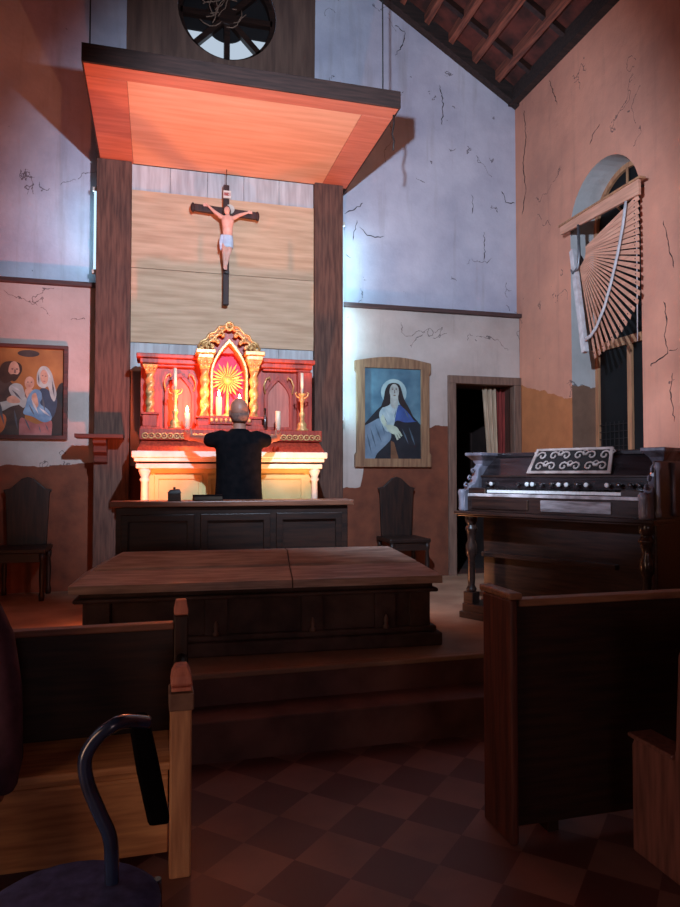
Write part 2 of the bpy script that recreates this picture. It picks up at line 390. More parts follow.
# right window: frame with dark panes, set deep in the wall
WF = wood('window_frame_wood', (.50, .24, .12), (.34, .15, .08), .6, 2)
FX = XR + .27
wi = struct(MB().plate(arch, lambda a, b_, d: (FX + d, a, b_), .06, [[(wy0 + .05, 1.3), ((wy0+wy1)/2 - .03, 1.3), ((wy0+wy1)/2 - .03, 2.74), (wy0 + .05, 2.74)],
     [((wy0+wy1)/2 + .03, 1.3), (wy1 - .05, 1.3), (wy1 - .05, 2.74), ((wy0+wy1)/2 + .03, 2.74)],
     [(wy0 + .05, 2.82), (wy1 - .05, 2.82)] + [((wy0+wy1)/2 + ((wy1-wy0)/2 - .05)*math.cos(R(a)), wsp + ((wy1-wy0)/2 - .05)*math.sin(R(a))) for a in range(0, 181, 9)]]), 'window_2', WF)
GLASSD = mat('dark_glass', (.012, .012, .013), .6, (.007, .007, .008), 3, bump=.02, spec=.15)
for y0, y1, z0, z1 in ((wy0 + .04, (wy0+wy1)/2 - .02, 1.28, 2.75), ((wy0+wy1)/2 + .02, wy1 - .04, 1.28, 2.75)):
    struct(MB().box((FX + .025, y0, z0), (FX + .035, y1, z1)), 'pane', GLASSD, 0, wi)
struct(MB().plate([(p[0]*.98 + .02*(wy0+wy1)/2, p[1]) for p in [(wy0, 2.76), (wy1, 2.76)] + arch[2:]], lambda a, b_, d: (FX + .03 + d, a, b_), .01), 'pane', GLASSD, 0, wi)
for a in (45, 90, 135):
    u = MB().tube([(FX + .01, (wy0+wy1)/2 + .1*math.cos(R(a)), wsp + .1*math.sin(R(a))), (FX + .01, (wy0+wy1)/2 + .48*math.cos(R(a)), wsp + .48*math.sin(R(a)))], .014, 6); struct(u, 'muntin', WF, 0, wi)
u = MB()
for i in range(7): u.box((FX + .005, wy0 + .55 + i*.065, 1.3), (FX + .012, wy0 + .556 + i*.065, 2.02))
for i in range(8): u.box((FX + .005, (wy0+wy1)/2 + .03, 1.5 + i*.07), (FX + .012, wy1 - .05, 1.506 + i*.07))
struct(u, 'wire_mesh', WIRE, 0, wi)

# doorway on the back wall, dim sacristy behind it with a curtain
DF = wood('door_frame_wood', (.24, .14, .10), (.14, .08, .06), .6, 2)
u = MB(); u.box((3.12, 6.95, PZ), (3.212, YW + .02, 2.52)); u.box((3.93, 6.95, PZ), (4.02, YW + .02, 2.52)); u.box((3.12, 6.95, 2.52), (4.02, YW + .02, 2.61))
struct(u, 'door_1', DF, .006)
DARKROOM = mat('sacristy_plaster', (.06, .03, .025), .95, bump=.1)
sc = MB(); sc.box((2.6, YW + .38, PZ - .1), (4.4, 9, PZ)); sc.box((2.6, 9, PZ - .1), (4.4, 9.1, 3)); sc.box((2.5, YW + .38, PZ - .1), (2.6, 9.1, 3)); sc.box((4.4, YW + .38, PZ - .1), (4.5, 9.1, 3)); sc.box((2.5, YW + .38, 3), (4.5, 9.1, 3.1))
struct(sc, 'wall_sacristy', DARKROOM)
def curtain(name, x0, x1, xb0, xb1, y, z0, z1, m, lab):
    u = MB(); n = 24; top = []; bot = []
    for i in range(n + 1):
        t = i / n; yy = y + .025 * math.sin(t * 19)
        top.append((x0 + (x1 - x0)*t, yy, z1)); bot.append((xb0 + (xb1 - xb0)*t, yy*1.0, z0))
    rows = []
    for j in range(7):
        s_ = j / 6
        rows.append([tuple(a[q]*(1-s_) + b_[q]*s_ for q in range(3)) for a, b_ in zip(top, bot)])
    fr_ = [[(p[0], p[1] - .004, p[2]) for p in r_] + [(p[0], p[1] + .004, p[2]) for p in reversed(r_)] for r_ in rows]
    u.loft(fr_); return tag(u.build(name, m), lab, 'curtain')
curtain('door_curtain', 3.62, 3.79, 3.78, 3.84, 7.13, PZ + .01, 2.505, mat('cream_cloth', (.62, .46, .32), .9, (.42, .28, .18), 9, (6, 6, .5)), 'cream curtain gathered aside in the dark doorway')
curtain('door_curtain', 3.80, 3.945, 3.85, 3.945, 7.20, PZ + .01, 2.505, mat('red_cloth', (.36, .05, .04), .9, (.2, .03, .025), 9, (6, 6, .5)), 'dark red curtain at the right jamb of the doorway')

# ------------------------------------------------------------------ canopy over the altar
ca = thing('altar_canopy', 'wooden canopy with orange underside, two posts and pale plywood back over the altar', 'canopy', (.68, 6.0, PZ))
CW0, CW1, CY0, CY1, CZ = -.545, 1.90, 5.20, 6.80, 4.515
SOF = wood('salmon_soffit_boards', (.80, .42, .26), (.70, .34, .20), .7, 0, 2.2)
SOFB = wood('reddish_border_boards', (.62, .20, .12), (.50, .15, .09), .7, 0, 3)
FAS = wood('dark_fascia_board', (.06, .026, .02), (.03, .014, .011), .8)
u = MB(ca.location); u.box((CW0, CY0, CZ + .012), (CW1, YW, CZ + .10)); u.build('deck', FAS, ca)
u = MB(ca.location); u.box((CW0 + .30, CY0 + .17, CZ + .002), (CW1 - .27, CY1, CZ + .012)); u.build('soffit_panel', SOF, ca, .002)
for lo, hi in (((CW0, CY0, CZ), (CW1, CY0 + .168, CZ + .012)), ((CW0, CY0 + .172, CZ), (CW0 + .298, CY1 + .02, CZ + .012)), ((CW1 - .268, CY0 + .172, CZ), (CW1, CY1 + .02, CZ + .012))):
    u = MB(ca.location); u.box(lo, hi); u.build('border_board', SOFB, ca, .002)
u = MB(ca.location); u.box((CW0 - .012, CY0 - .022, CZ - .003), (CW1 + .012, CY0, CZ + .138)); u.build('front_fascia', FAS, ca, .004)
for x in (CW0 - .012, CW1):
    u = MB(ca.location); u.box((x, CY0, CZ - .003), (x + .012, YW, CZ + .138)); u.build('side_fascia', FAS, ca, .003)
for x0, x1 in ((-.575, -.258), (1.549, 1.85)):
    u = MB(ca.location); u.box((x0, 6.75, PZ), (x1, YW, CZ)); u.build('post', POSTWOOD, ca, .006)
for p in ([(1.865, 5.5, CZ + .1), (1.87, 5.52, 6.95)], [(-.53, 5.5, CZ + .1), (-.53, 5.52, 6.95)]):
    u = MB(ca.location); u.tube(p, .006, 6); u.build('hanger_wire', WIRE, ca)
u = MB(ca.location); u.tube([(1.89, 5.3, CZ), (1.895, 5.3, CZ - .07), (1.88, 5.31, CZ - .16), (1.895, 5.3, CZ - .22), (1.885, 5.3, CZ - .30)], .007, 6); u.build('dangling_wire', WIRE, ca)
# backing board behind the crucifix and the retable
PLY = wood('pale_plywood', (.66, .47, .30), (.50, .33, .20), .7, 0, 2.5)
bk = ca      # the backing is nailed to the canopy posts
for z0, z1 in ((2.78, 3.50), (3.504, 4.262)):
    u = MB(bk.location); u.box((-.256, 6.80, z0), (1.547, 6.83, z1)); u.build('plywood_sheet', PLY, bk, .002)
BATT = mat('whitewashed_boards', (.56, .58, .58), .8, (.40, .40, .40), 4, (6, 6, .6))
for i in range(5):
    x0 = -.256 + i * .361
    u = MB(bk.location); u.box((x0, 6.812, 4.266), (x0 + .357, 6.84, CZ)); u.build('top_board', BATT, bk)
    u = MB(bk.location); u.box((x0, 6.812, 2.5), (x0 + .357, 6.84, 2.776)); u.build('bottom_board', BATT, bk)

# corbel brackets at the foot of the canopy posts
CORB = wood('red_brown_bracket', (.09, .028, .018), (.05, .016, .012), .7)
for x0, x1, lab in ((-.72, -.30, 'small carved shelf bracket on the wall at the left canopy post'),):
    b_ = thing('wall_bracket', lab, 'bracket', ((x0+x1)/2, 6.72, 1.60))
    u = MB(b_.location); u.box((x0, 6.50, 1.835), (x1, 6.748, 1.872)); u.build('shelf', CORB, b_, .005)
    u = MB(b_.location)
    u.plate([(-.0, 1.835), (.2, 1.835), (.19, 1.79), (.13, 1.77), (.12, 1.71), (.06, 1.68), (.05, 1.62), (0, 1.60)], lambda a, z, d: ((x0+x1)/2 - .06 + d, 6.748 - a, z), .12)
    u.build('scroll_support', CORB, b_, .006)

# ------------------------------------------------------------------ crucifix
cx = thing('crucifix', 'dark wooden crucifix with a painted figure hanging above the altar', 'crucifix', (.657, 6.9, 3.23))
CROSS = wood('black_brown_cross', (.055, .022, .018), (.02, .01, .009), .6, 2)
Yc = 6.90
u = MB(cx.location); u.box((.628, Yc, 3.23), (.686, Yc + .045, 4.42)); u.build('upright', CROSS, cx, .006)
m4 = Matrix.Translation((.650, 0, 4.155)) @ Matrix.Rotation(R(2.5), 4, 'Y')
u = MB(cx.location); u.box((-.305, Yc - .005, -.035), (.305, Yc + .04, .035), m4); u.build('crossbeam', CROSS, cx, .008)
for sx in (-.315, .315):
    u = MB(cx.location); u.ell((.650 + sx, Yc + .018, 4.155 - sx * .044), (.022, .022, .05), 8, 6); u.build('beam_finial', CROSS, cx)
u = MB(cx.location); u.box((.625, Yc - .02, 4.28), (.70, Yc + .0, 4.355)); pl = u.build('title_plaque', WHITE, cx, .003)
REDP = mat('red_paint', (.55, .03, .03), .6, bump=0)
u = MB(cx.location)
def stroke(a, b_, y=Yc - .0215, w=.0035):
    a, b_ = Vector(a), Vector(b_); d = (b_ - a).normalized() * w; n_ = Vector((-d.y, d.x))
    q = [a - n_, b_ - n_, b_ + n_, a + n_]
    u.plate([(p.x, p.y) for p in q], lambda x, z, dd: (x, y + dd, z), .002)
zz0, zz1 = 4.302, 4.334
stroke((.635, zz0), (.635, zz1)); stroke((.645, zz0), (.645, zz1)); stroke((.645, zz1), (.658, zz0)); stroke((.658, zz0), (.658, zz1))
stroke((.667, zz0), (.667, zz1)); stroke((.667, zz1), (.677, zz1 - .007)); stroke((.677, zz1 - .007), (.667, zz1 - .016)); stroke((.667, zz1 - .016), (.678, zz0)); stroke((.689, zz0), (.689, zz1))
u.build('inscription', REDP, pl).location = (0, 0, 0)
FLESH = mat('painted_flesh', (.80, .47, .36), .5, (.70, .36, .27), 20, bump=.03)
u = MB(cx.location); yb = Yc - .045; xc = .665
u.rings([(xc, yb, 3.83, .045, .03), (xc, yb, 3.90, .048, .034), (xc, yb - .005, 3.97, .050, .036), (xc, yb - .01, 4.04, .062, .04), (xc, yb - .01, 4.085, .055, .032)], 16)
u.limb([(xc, yb - .01, 4.07), (xc - .005, yb - .02, 4.115)], [.022, .02])
u.ell((xc - .01, yb - .03, 4.135), (.030, .034, .040))
u.ell((xc - .012, yb - .065, 4.128), (.006, .008, .012), 8, 6)
for sx, ex, ez in ((-1, .478, 4.185), (1, .862, 4.155)):
    u.limb([(xc + sx * .055, yb - .005, 4.075), ((xc + sx*.055 + ex)/2, yb + .005, 4.118), (ex, Yc - .018, ez)], [.021, .017, .011], 10)
    u.ell((ex + sx * .012, Yc - .016, ez + .004), (.018, .008, .012), 8, 6)
    for q in range(4): u.limb([(ex + sx*.02, Yc - .018, ez - .006 + q*.006), (ex + sx*.045, Yc - .022, ez - .008 + q*.008)], [.0045, .004], 6)
    u.limb([(ex + sx*.005, Yc - .02, ez + .006), (ex + sx*.018, Yc - .026, ez + .024)], [.005, .004], 6)
for sx in (-1, 1):
    u.limb([(xc + sx*.025, yb, 3.83), (xc + sx*.02 - .012, yb - .03, 3.72), (xc + sx*.006 - .02, yb + .005, 3.60)], [.034, .024, .014], 10)
    u.limb([(xc + sx*.006 - .02, yb + .005, 3.60), (xc + sx*.008 - .02, yb - .015, 3.565)], [.015, .011], 8)
u.build('figure', FLESH, cx, remesh=.004, smooth=2)
LOIN = mat('pale_blue_cloth', (.62, .74, .84), .8, (.40, .52, .66), 14)
u = MB(cx.location); u.rings([(xc, yb - .004, 3.775, .056, .047), (xc, yb - .003, 3.82, .058, .046), (xc, yb, 3.875, .055, .043), (xc, yb, 3.895, .052, .040)], 16)
u.limb([(xc - .055, yb - .01, 3.885), (xc - .068, yb - .012, 3.82), (xc - .066, yb - .01, 3.75)], [.018, .015, .007], 8); u.build('loincloth', LOIN, cx, remesh=.005, smooth=1)
u = MB(cx.location); u.rings([(xc - .008, yb - .018, 4.115, .034, .032), (xc - .009, yb - .018, 4.15, .036, .036), (xc - .01, yb - .022, 4.178, .024, .026)], 12)
u.limb([(xc - .035, yb - .012, 4.14), (xc - .04, yb - .012, 4.09)], [.014, .008], 8); u.limb([(xc + .018, yb - .012, 4.14), (xc + .024, yb - .012, 4.09)], [.014, .008], 8)
u.build('hair', mat('dark_brown_hair', (.05, .025, .018), .8, bump=.2), cx)
u = MB(cx.location); u.plate(circ(.69, 4.175, .045, 24), lambda a, z, d: (a, Yc - .016 + d, z), .006); u.build('halo', WHITE, cx)
u = MB(cx.location); u.box((.64, Yc - .035, 3.53), (.685, Yc, 3.555)); u.build('foot_rest', DARKWOOD, cx, .003)
u = MB(cx.location); u.tube([(.657, Yc + .02, 4.41), (.66, Yc + .02, 4.578)], .004, 6); u.build('hanging_wire', WIRE, cx)

cx.location = (.638, 6.67, 3.165)

# ------------------------------------------------------------------ altar table
al = thing('altar', 'cream panelled altar with a stepped white table top behind the celebrant', 'altar', (.62, 6.1, .54))
AO = al.location
u = MB(AO); u.box((-.10, 5.98, .54), (1.36, 6.60, 1.555)); u.build('body', CREAM, al, .005)
u = MB(AO); u.box((-.13, 5.955, .54), (1.39, 6.62, .64)); u.build('plinth', CREAM, al, .008)
for x0, x1 in ((-.02, .38), (.42, .84), (.88, 1.28)):
    u = MB(AO); u.plate([(x0, .70), (x1, .70), (x1, 1.50), (x0, 1.50)], lambda a, z, d: (a, 5.965 + d, z), .02, [[(x0+.035, .735), (x1-.035, .735), (x1-.035, 1.465), (x0+.035, 1.465)]])
    u.build('frontal_panel', CREAM, al, .003)
for x in (-.10, 1.36):
    u = MB(AO); u.lathe([(.045, .64), (.045, .68), (.03, .70), (.033, 1.0), (.028, 1.44), (.042, 1.46), (.03, 1.48), (.05, 1.53), (.052, 1.56)], (x, 5.935, 0), 14)
    u.build('colonette', WHITE, al)
u = MB(AO); u.box((-.17, 5.88, 1.555), (1.42, 6.62, 1.595)); u.box((-.185, 5.865, 1.612), (1.435, 6.62, 1.645)); u.build('moulding', WHITE, al, .006)
u = MB(AO); u.box((-.15, 5.90, 1.59), (1.40, 6.62, 1.615)); u.build('dark_fillet', DARKWOOD, al)
u = MB(AO); u.box((-.205, 5.85, 1.645), (1.46, 6.62, 1.70)); u.build('mensa', WHITE, al, .008)

# ------------------------------------------------------------------ retable
rt = thing('retable', 'carved red and gold retable with twisted columns and sunburst on the altar', 'retable', (.63, 6.4, 1.70))
RO = rt.location
u = MB(RO); u.box((-.15, 6.02, 1.80), (1.45, 6.62, 1.90)); u.build('candle_shelf', REDWOOD, rt, .008)
u = MB(RO); u.loft([[(-.17, 5.95, 1.702), (1.46, 5.95, 1.702), (1.46, 6.6, 1.702), (-.17, 6.6, 1.702)], [(-.13, 6.06, 1.80), (1.43, 6.06, 1.80), (1.43, 6.6, 1.80), (-.13, 6.6, 1.80)]], smooth=False)
u.build('sloping_base', REDWOOD, rt, .004)
u = MB(RO)
for i in range(30):
    x = -.10 + i * .052
    u.tube([(x + .024*math.cos(t), 6.015, 1.835 + .022*math.sin(t)) for t in [q*math.pi/5 for q in range(10)]], .006, 6, close=True)
    u.ell((x, 6.012, 1.835), (.008, .008, .008), 6, 4)
u.build('lace_frieze', GOLD, rt)
u = MB(RO); u.box((-.15, 6.36, 1.90), (1.42, 6.60, 2.53)); u.build('back_panel', REDWOOD, rt, .004)
for x0, x1 in ((-.185, .36), (.90, 1.44)):
    u = MB(RO); u.box((x0, 6.25, 2.545), (x1, 6.62, 2.585)); u.box((x0 + .03, 6.28, 2.50), (x1 - .02, 6.62, 2.545)); u.box((x0 + .05, 6.31, 2.475), (x1 - .03, 6.62, 2.50)); u.build('cornice', REDWOOD, rt, .007)
def twisted(x, y, z0, z1, r):
    u = MB(RO); rings = []
    for j in range(41):
        t = j / 40; z = z0 + (z1 - z0) * t
        rings.append([(x + math.cos(a) * r * (1 + .20*math.cos(2*(a - t * 12))), y + math.sin(a) * r * (1 + .20*math.cos(2*(a - t * 12))), z) for a in [2*math.pi*k/14 for k in range(14)]])
    u.loft(rings); return u.build('twisted_column', GOLD, rt)
def capital(x, y, z0, z1, w0):
    u = MB(RO); u.loft([[(x - q, y - q, z), (x + q, y - q, z), (x + q, y + q, z), (x - q, y + q, z)] for q, z in ((w0*.6, z0), (w0*.75, z0 + (z1-z0)*.3), (w0*.7, z0 + (z1-z0)*.35), (w0*1.05, z0 + (z1-z0)*.85), (w0*1.1, z1))], smooth=False)
    for i in range(3):
        for j in range(2): u.ell((x - w0*.55 + i*w0*.55, y - w0*.95, z0 + (z1-z0)*(.35 + .35*j)), (w0*.22, w0*.15, (z1-z0)*.16), 8, 5)
    return u.build('capital', GOLD, rt, .003)
def pedestal(x, y, z0, z1, w0):
    u = MB(RO); u.box((x - w0*1.15, y - w0*1.15, z0), (x + w0*1.15, y + w0, z0 + .025)); u.box((x - w0*.9, y - w0*.9, z0 + .025), (x + w0*.9, y + w0, z1 - .02)); u.box((x - w0*1.1, y - w0*1.1, z1 - .02), (x + w0*1.1, y + w0, z1)); return u.build('pedestal', REDWOOD, rt, .005)
pedestal(-.065, 6.24, 1.90, 2.05, .07); twisted(-.065, 6.24, 2.05, 2.40, .034); capital(-.065, 6.25, 2.40, 2.475, .06)
u = MB(RO); u.box((1.28, 6.30, 1.90), (1.42, 6.37, 2.475)); u.build('pilaster', REDWOOD, rt, .006)
for x in (.405, .845):
    pedestal(x, 6.16, 1.90, 2.02, .075); twisted(x, 6.16, 2.02, 2.44, .036); capital(x, 6.17, 2.44, 2.535, .062)
for x0, x1 in ((.325, .495), (.755, .935)):
    u = MB(RO); u.box((x0, 6.07, 2.575), (x1, 6.62, 2.615)); u.box((x0 + .015, 6.09, 2.535), (x1 - .015, 6.62, 2.575)); u.build('tabernacle_cornice', GOLD, rt, .006)
def ogive(xc_, hw, zs, za, n=10):
    pts = []
    for i in range(n + 1):
        t = i / n; pts.append((xc_ + hw * (1 - t**1.9), zs + (za - zs) * t))
    L_ = pts + [(2*xc_ - p[0], p[1]) for p in reversed(pts[:-1])]
    return L_
for xa, xb, za in ((.06, .33, 2.43), (.965, 1.24, 2.43)):
    xm, hw = (xa+xb)/2, (xb-xa)/2
    o_ = [(xm + hw, 1.92)] + ogive(xm, hw, 2.22, za) + [(xm - hw, 1.92)]
    i_ = [(xm + hw - .035, 1.95)] + ogive(xm, hw - .035, 2.22, za - .045) + [(xm - hw + .035, 1.95)]
    u = MB(RO); u.plate(o_, lambda a, z, d: (a, 6.325 + d, z), .035, [i_]); u.build('arch_frame', REDWOOD, rt, .004)
    u = MB(RO); u.plate(i_, lambda a, z, d: (a, 6.348 + d, z), .01); u.build('arch_panel', wood('rose_panel', (.58, .20, .15), (.46, .14, .10), .6, 2), rt)
    for sg in (-1, 1):
        u = MB(RO); u.tube([(xm + sg*(hw - .01), 6.32, 2.26), (xm + sg*(hw + .005), 6.315, 2.34), (xm + sg*(hw - .02), 6.315, 2.40), (xm + sg*(hw - .05), 6.32, 2.42), (xm + sg*(hw - .055), 6.32, 2.39)], .008, 6); u.build('arch_scroll', GOLD, rt)
# tabernacle niche
NICHE = mat('magenta_niche_glow', (.62, .05, .16), .6, (.45, .03, .10), 10)  # the niche's vigil glow is put into this colour
n_o = [(.795, 2.02)] + ogive(.625, .17, 2.40, 2.735) + [(.455, 2.02)]
n_i = [(.77, 2.04)] + ogive(.625, .145, 2.40, 2.69) + [(.48, 2.04)]
u = MB(RO); u.plate(n_o, lambda a, z, d: (a, 6.17 + d, z), .19, [n_i]); u.build('niche_arch', GOLD, rt, .006)
u = MB(RO); u.plate(n_i, lambda a, z, d: (a, 6.34 + d, z), .02); u.build('niche_back', NICHE, rt)
u = MB(RO); u.box((.34, 6.06, 1.90), (.92, 6.5, 1.945)); u.box((.44, 6.04, 1.945), (.81, 6.5, 2.02)); u.build('tabernacle_base', REDWOOD, rt, .006)
u = MB(RO)
for i in range(9): u.ell((.46 + i*.041, 6.035, 1.98), (.015, .008, .02), 8, 5)
u.build('beaded_band', GOLD, rt)
sb = None
u = MB(); cxx, czz = .613, 2.367
u.lathe([(.0, -.02), (.035, -.015), (.04, 0), (.0, .012)], (0, 0, 0), 20)
SUNG = mat('bright_gold', (.95, .70, .25), .35, (.80, .52, .15), 20, metal=.3)
sb = u.build('sunburst', SUNG, rt); sb.location = Vector((cxx, 6.22, czz)) - RO; sb.rotation_euler.x = R(90)
for i in range(24):
    a = 2*math.pi*i/24; L_ = .165 if i % 2 == 0 else .135
    u = MB(); d_ = Vector((math.cos(a), math.sin(a), 0)); n_ = Vector((-math.sin(a), math.cos(a), 0))
    u.loft([[d_*.03 - n_*.003, d_*.035 + Vector((0, 0, .006)), d_*.03 + n_*.003, d_*.035 - Vector((0, 0, .004))], [d_*(L_*.75) - n_*.0095, d_*(L_*.75) + Vector((0, 0, .006)), d_*(L_*.75) + n_*.0095, d_*(L_*.75) - Vector((0, 0, .004))], [d_*L_ - n_*.001, d_*L_ + Vector((0, 0, .001)), d_*L_ + n_*.001, d_*L_ - Vector((0, 0, .001))]], smooth=False)
    u.build('ray', SUNG, sb)
u = MB(RO); u.lathe([(.06, 2.02), (.05, 2.04), (.015, 2.06), (.022, 2.10), (.012, 2.14), (.014, 2.24)], (.613, 6.22, 0), 14); u.build('sunburst_stand', SUNG, rt)
# scrollwork pediment
pd = MB(RO); pd.plate([(.35, 2.615), (.90, 2.615), (.625, 2.86)], lambda a, z, d: (a, 6.26 + d, z), .02); pd.build('pediment_board', REDWOOD, rt)
u = MB(RO)
for sg in (-1, 1):
    u.tube([(.625 + sg*.275, 6.20, 2.615), (.625 + sg*.18, 6.20, 2.70), (.625 + sg*.08, 6.20, 2.79), (.625, 6.20, 2.86)], .015, 8)
    for (ox, oz, rr) in ((.20, 2.665, .045), (.145, 2.725, .045), (.085, 2.79, .040), (.245, 2.63, .022), (.06, 2.765, .022), (.155, 2.655, .024), (.105, 2.70, .022)):
        u.tube([(.625 + sg*(ox + rr*(1 - t/10)*math.cos(t*.75)), 6.192, oz + rr*(1 - t/10)*math.sin(t*.75)) for t in range(10)], .0115, 6)
        u.ell((.625 + sg*ox, 6.19, oz), (.014, .010, .014), 8, 6)
    u.tube([(.625 + sg*.28, 6.185, 2.64), (.625 + sg*.25, 6.185, 2.70), (.625 + sg*.205, 6.185, 2.72), (.625 + sg*.18, 6.185, 2.77), (.625 + sg*.13, 6.185, 2.785), (.625 + sg*.09, 6.185, 2.84), (.625 + sg*.03, 6.185, 2.85)], .012, 6)
u.tube([(.625 + .034*math.cos(t*.7), 6.185, 2.85 + .034*math.sin(t*.7)) for t in range(9)], .013, 6, close=True)
u.build('pediment_scrollwork', GOLD, rt)

# ------------------------------------------------------------------ candles
def candlestick(x, y, z0, label, hc):
    t = thing('tall_candlestick', label, 'candlestick', (x, y, z0), 0)
    u = MB(); u.lathe([(.055, 0), (.058, .015), (.04, .03), (.045, .06), (.022, .09), (.018, .12), (.03, .15), (.016, .18), (.015, .26), (.026, .29), (.014, .31), (.038, .335), (.04, .345), (.012, .35)], (0, 0, 0), 16); u.build('stem', GOLD, t)
    u = MB()
    for sg in (-1, 1): u.tube([(sg*.012, 0, .30), (sg*.05, 0, .32), (sg*.062, 0, .35), (sg*.045, 0, .355)], .007, 6)
    u.build('arm', GOLD, t)
    u = MB(); u.lathe([(.014, .345), (.014, .345 + hc), (.004, .347 + hc)], (0, 0, 0), 12); u.build('candle', WAX, t)
    u = MB(); u.tube([(0, 0, .345 + hc), (.001, 0, .36 + hc)], .0018, 5); u.build('wick', BLACK, t)
candlestick(.148, 6.1, 1.90, 'tall gilt candlestick with slender candle at the left of the altar', .19)
candlestick(1.28, 6.1, 1.90, 'tall pale candlestick with slender candle at the right end of the altar', .19)
def pillar(x, y, z0, h, r, lit, label, power=0):
    t = thing('pillar_candle', label, 'candle', (x, y, z0))
    u = MB(); u.lathe([(r, 0), (r, h - .004), (r*.85, h), (r*.3, h - .008)], (0, 0, 0), 16); u.build('wax_body', WAX, t)
    u = MB(); u.tube([(0, 0, h - .01), (.001, 0, h + .012)], .002, 5); u.build('wick', BLACK, t)
    if lit:
        u = MB(); u.lathe([(.002, h + .005), (.011, h + .018), (.012, h + .028), (.006, h + .048), (.001, h + .062)], (0, 0, 0), 10); u.build('flame', FLAME, t)
        light('candle_light', 'POINT', (x, y - .02, z0 + h + .075), power, (1.0, .20, .055), .03)
pillar(.25, 6.06, 1.90, .14, .024, True, 'short lit candle glowing on the altar left of the tabernacle', 10)
pillar(.523, 6.06, 2.02, .17, .026, True, 'thick lit candle on the tabernacle base before the sunburst', 4.5)
pillar(.70, 6.02, 2.02, .13, .024, True, 'lit candle half hidden behind the bald head of the celebrant', 4.5)
pillar(1.058, 6.1, 1.90, .18, .024, False, 'short white unlit candle on the right half of the altar')
bt = thing('altar_bottle', 'small dark slim bottle beside the unlit white candle on the altar', 'bottle', (.945, 6.14, 1.90))
u = MB(); u.lathe([(.022, 0), (.024, .01), (.024, .10), (.010, .14), (.009, .18), (.012, .185)], (0, 0, 0), 14); u.build('glass_body', mat('brown_glass', (.06, .02, .015), .2, bump=0), bt)
u = MB(); u.lathe([(.011, .18), (.011, .205), (.006, .208)], (0, 0, 0), 10); u.build('stopper', BLACK, bt)

# ------------------------------------------------------------------ pictures
def flat(u, pts, mi, layer, f):
    u.mi = mi
    if 4 < len(pts) < 19:      # round the corners of the painted outline
        for _ in range(2):
            q_ = []
            for i_, p_ in enumerate(pts):
                n_ = pts[(i_ + 1) % len(pts)]
                ed = lambda c_: min(c_) <= .001 or max(c_) >= .999
                q_ += [p_ if ed(p_) else (p_[0]*.78 + n_[0]*.22, p_[1]*.78 + n_[1]*.22)] + ([] if ed(n_) else [(p_[0]*.22 + n_[0]*.78, p_[1]*.22 + n_[1]*.78)])
            pts = q_
    vs = [u._v(f(p[0], p[1], -.0006 * layer)) for p in pts]; u._f(vs)
def pmat(n, c, c2=None, sc=9): return mat('paint_' + n, c, .5, c2, sc, bump=.05)
def ell2(cx_, cy_, rx, ry, n=20, rot=0):
    return [(cx_ + rx*math.cos(t)*math.cos(rot) - ry*math.sin(t)*math.sin(rot), cy_ + rx*math.cos(t)*math.sin(rot) + ry*math.sin(t)*math.cos(rot)) for t in [2*math.pi*i/n for i in range(n)]]
# right picture
pr = thing('framed_picture', 'picture of a long-haired robed figure in an arched wooden frame', 'picture', (2.47, 6.95, 1.58))
x0, x1, z0, z1 = 2.055, 2.885, 1.585, 2.735
o_ = [(x0 - .02, z0), (x1 + .02, z0), (x1 + .02, z0 + .13), (x1, z0 + .16), (x1, z1 - .14), (x1 + .02, z1 - .11), (x1 + .02, z1 - .01)] + [(x1 + .02 - (x1 - x0 + .04)*t/12, z1 - .01 + .055*math.sin(math.pi*t/12)) for t in range(1, 12)] + [(x0 - .02, z1 - .01), (x0 - .02, z1 - .11), (x0, z1 - .14), (x0, z0 + .16), (x0 - .02, z0 + .13)]
ix0, ix1, iz0, iz1 = 2.145, 2.79, 1.675, 2.655
u = MB(pr.location); u.plate(o_, lambda a, z, d: (a, 6.94 + d, z), .044, [[(ix0, iz0), (ix1, iz0), (ix1, iz1), (ix0, iz1)]]); u.build('frame', FRAMEWOOD, pr, .006)
u = MB(pr.location)
F_ = lambda a, b_, d: (ix0 + (ix1 - ix0)*a, 6.965 + d, iz0 + (iz1 - iz0)*b_)
FEAT = pmat('features', (.20, .13, .11), (.14, .09, .08))
cols = [pmat('teal', (.13, .25, .31), (.06, .13, .19), 5), pmat('halo', (.42, .54, .52), (.28, .42, .44), 9), pmat('hair', (.03, .02, .02)), pmat('face', (.48, .50, .45), (.33, .34, .31), 14), pmat('robe', (.50, .60, .60), (.30, .40, .44), 9), pmat('mantle', (.06, .12, .36), (.03, .06, .20), 6), pmat('shade', (.02, .022, .03)), pmat('hand', (.55, .62, .48), (.40, .46, .36)), pmat('sleeve', (.22, .30, .38), (.13, .19, .26), 7), pmat('rust', (.22, .10, .05)), FEAT, pmat('fold_dark', (.10, .15, .20)), pmat('fold_light', (.60, .68, .68))]
flat(u, [(0, 0), (1, 0), (1, 1), (0, 1)], 0, 0, F_)
flat(u, ell2(.52, .735, .23, .15), 1, 1, F_)
flat(u, [(.0, .38), (.25, .56), (.38, .62), (.62, .60), (.8, .52), (1, .38), (1, 0), (0, 0)], 6, 2, F_)
flat(u, [(.0, .36), (.12, .40), (.28, .46), (.46, .34), (.48, .22), (.36, .14), (.22, .06), (.18, 0), (0, 0)], 8, 3, F_)
flat(u, [(.24, .50), (.36, .60), (.48, .64), (.62, .60), (.56, .46), (.50, .34), (.40, .28), (.30, .38)], 4, 4, F_)
flat(u, [(.60, .62), (.72, .56), (.80, .50), (.88, .42), (.96, .42), (.72, .40), (.58, .43), (.52, .40)], 5, 5, F_)
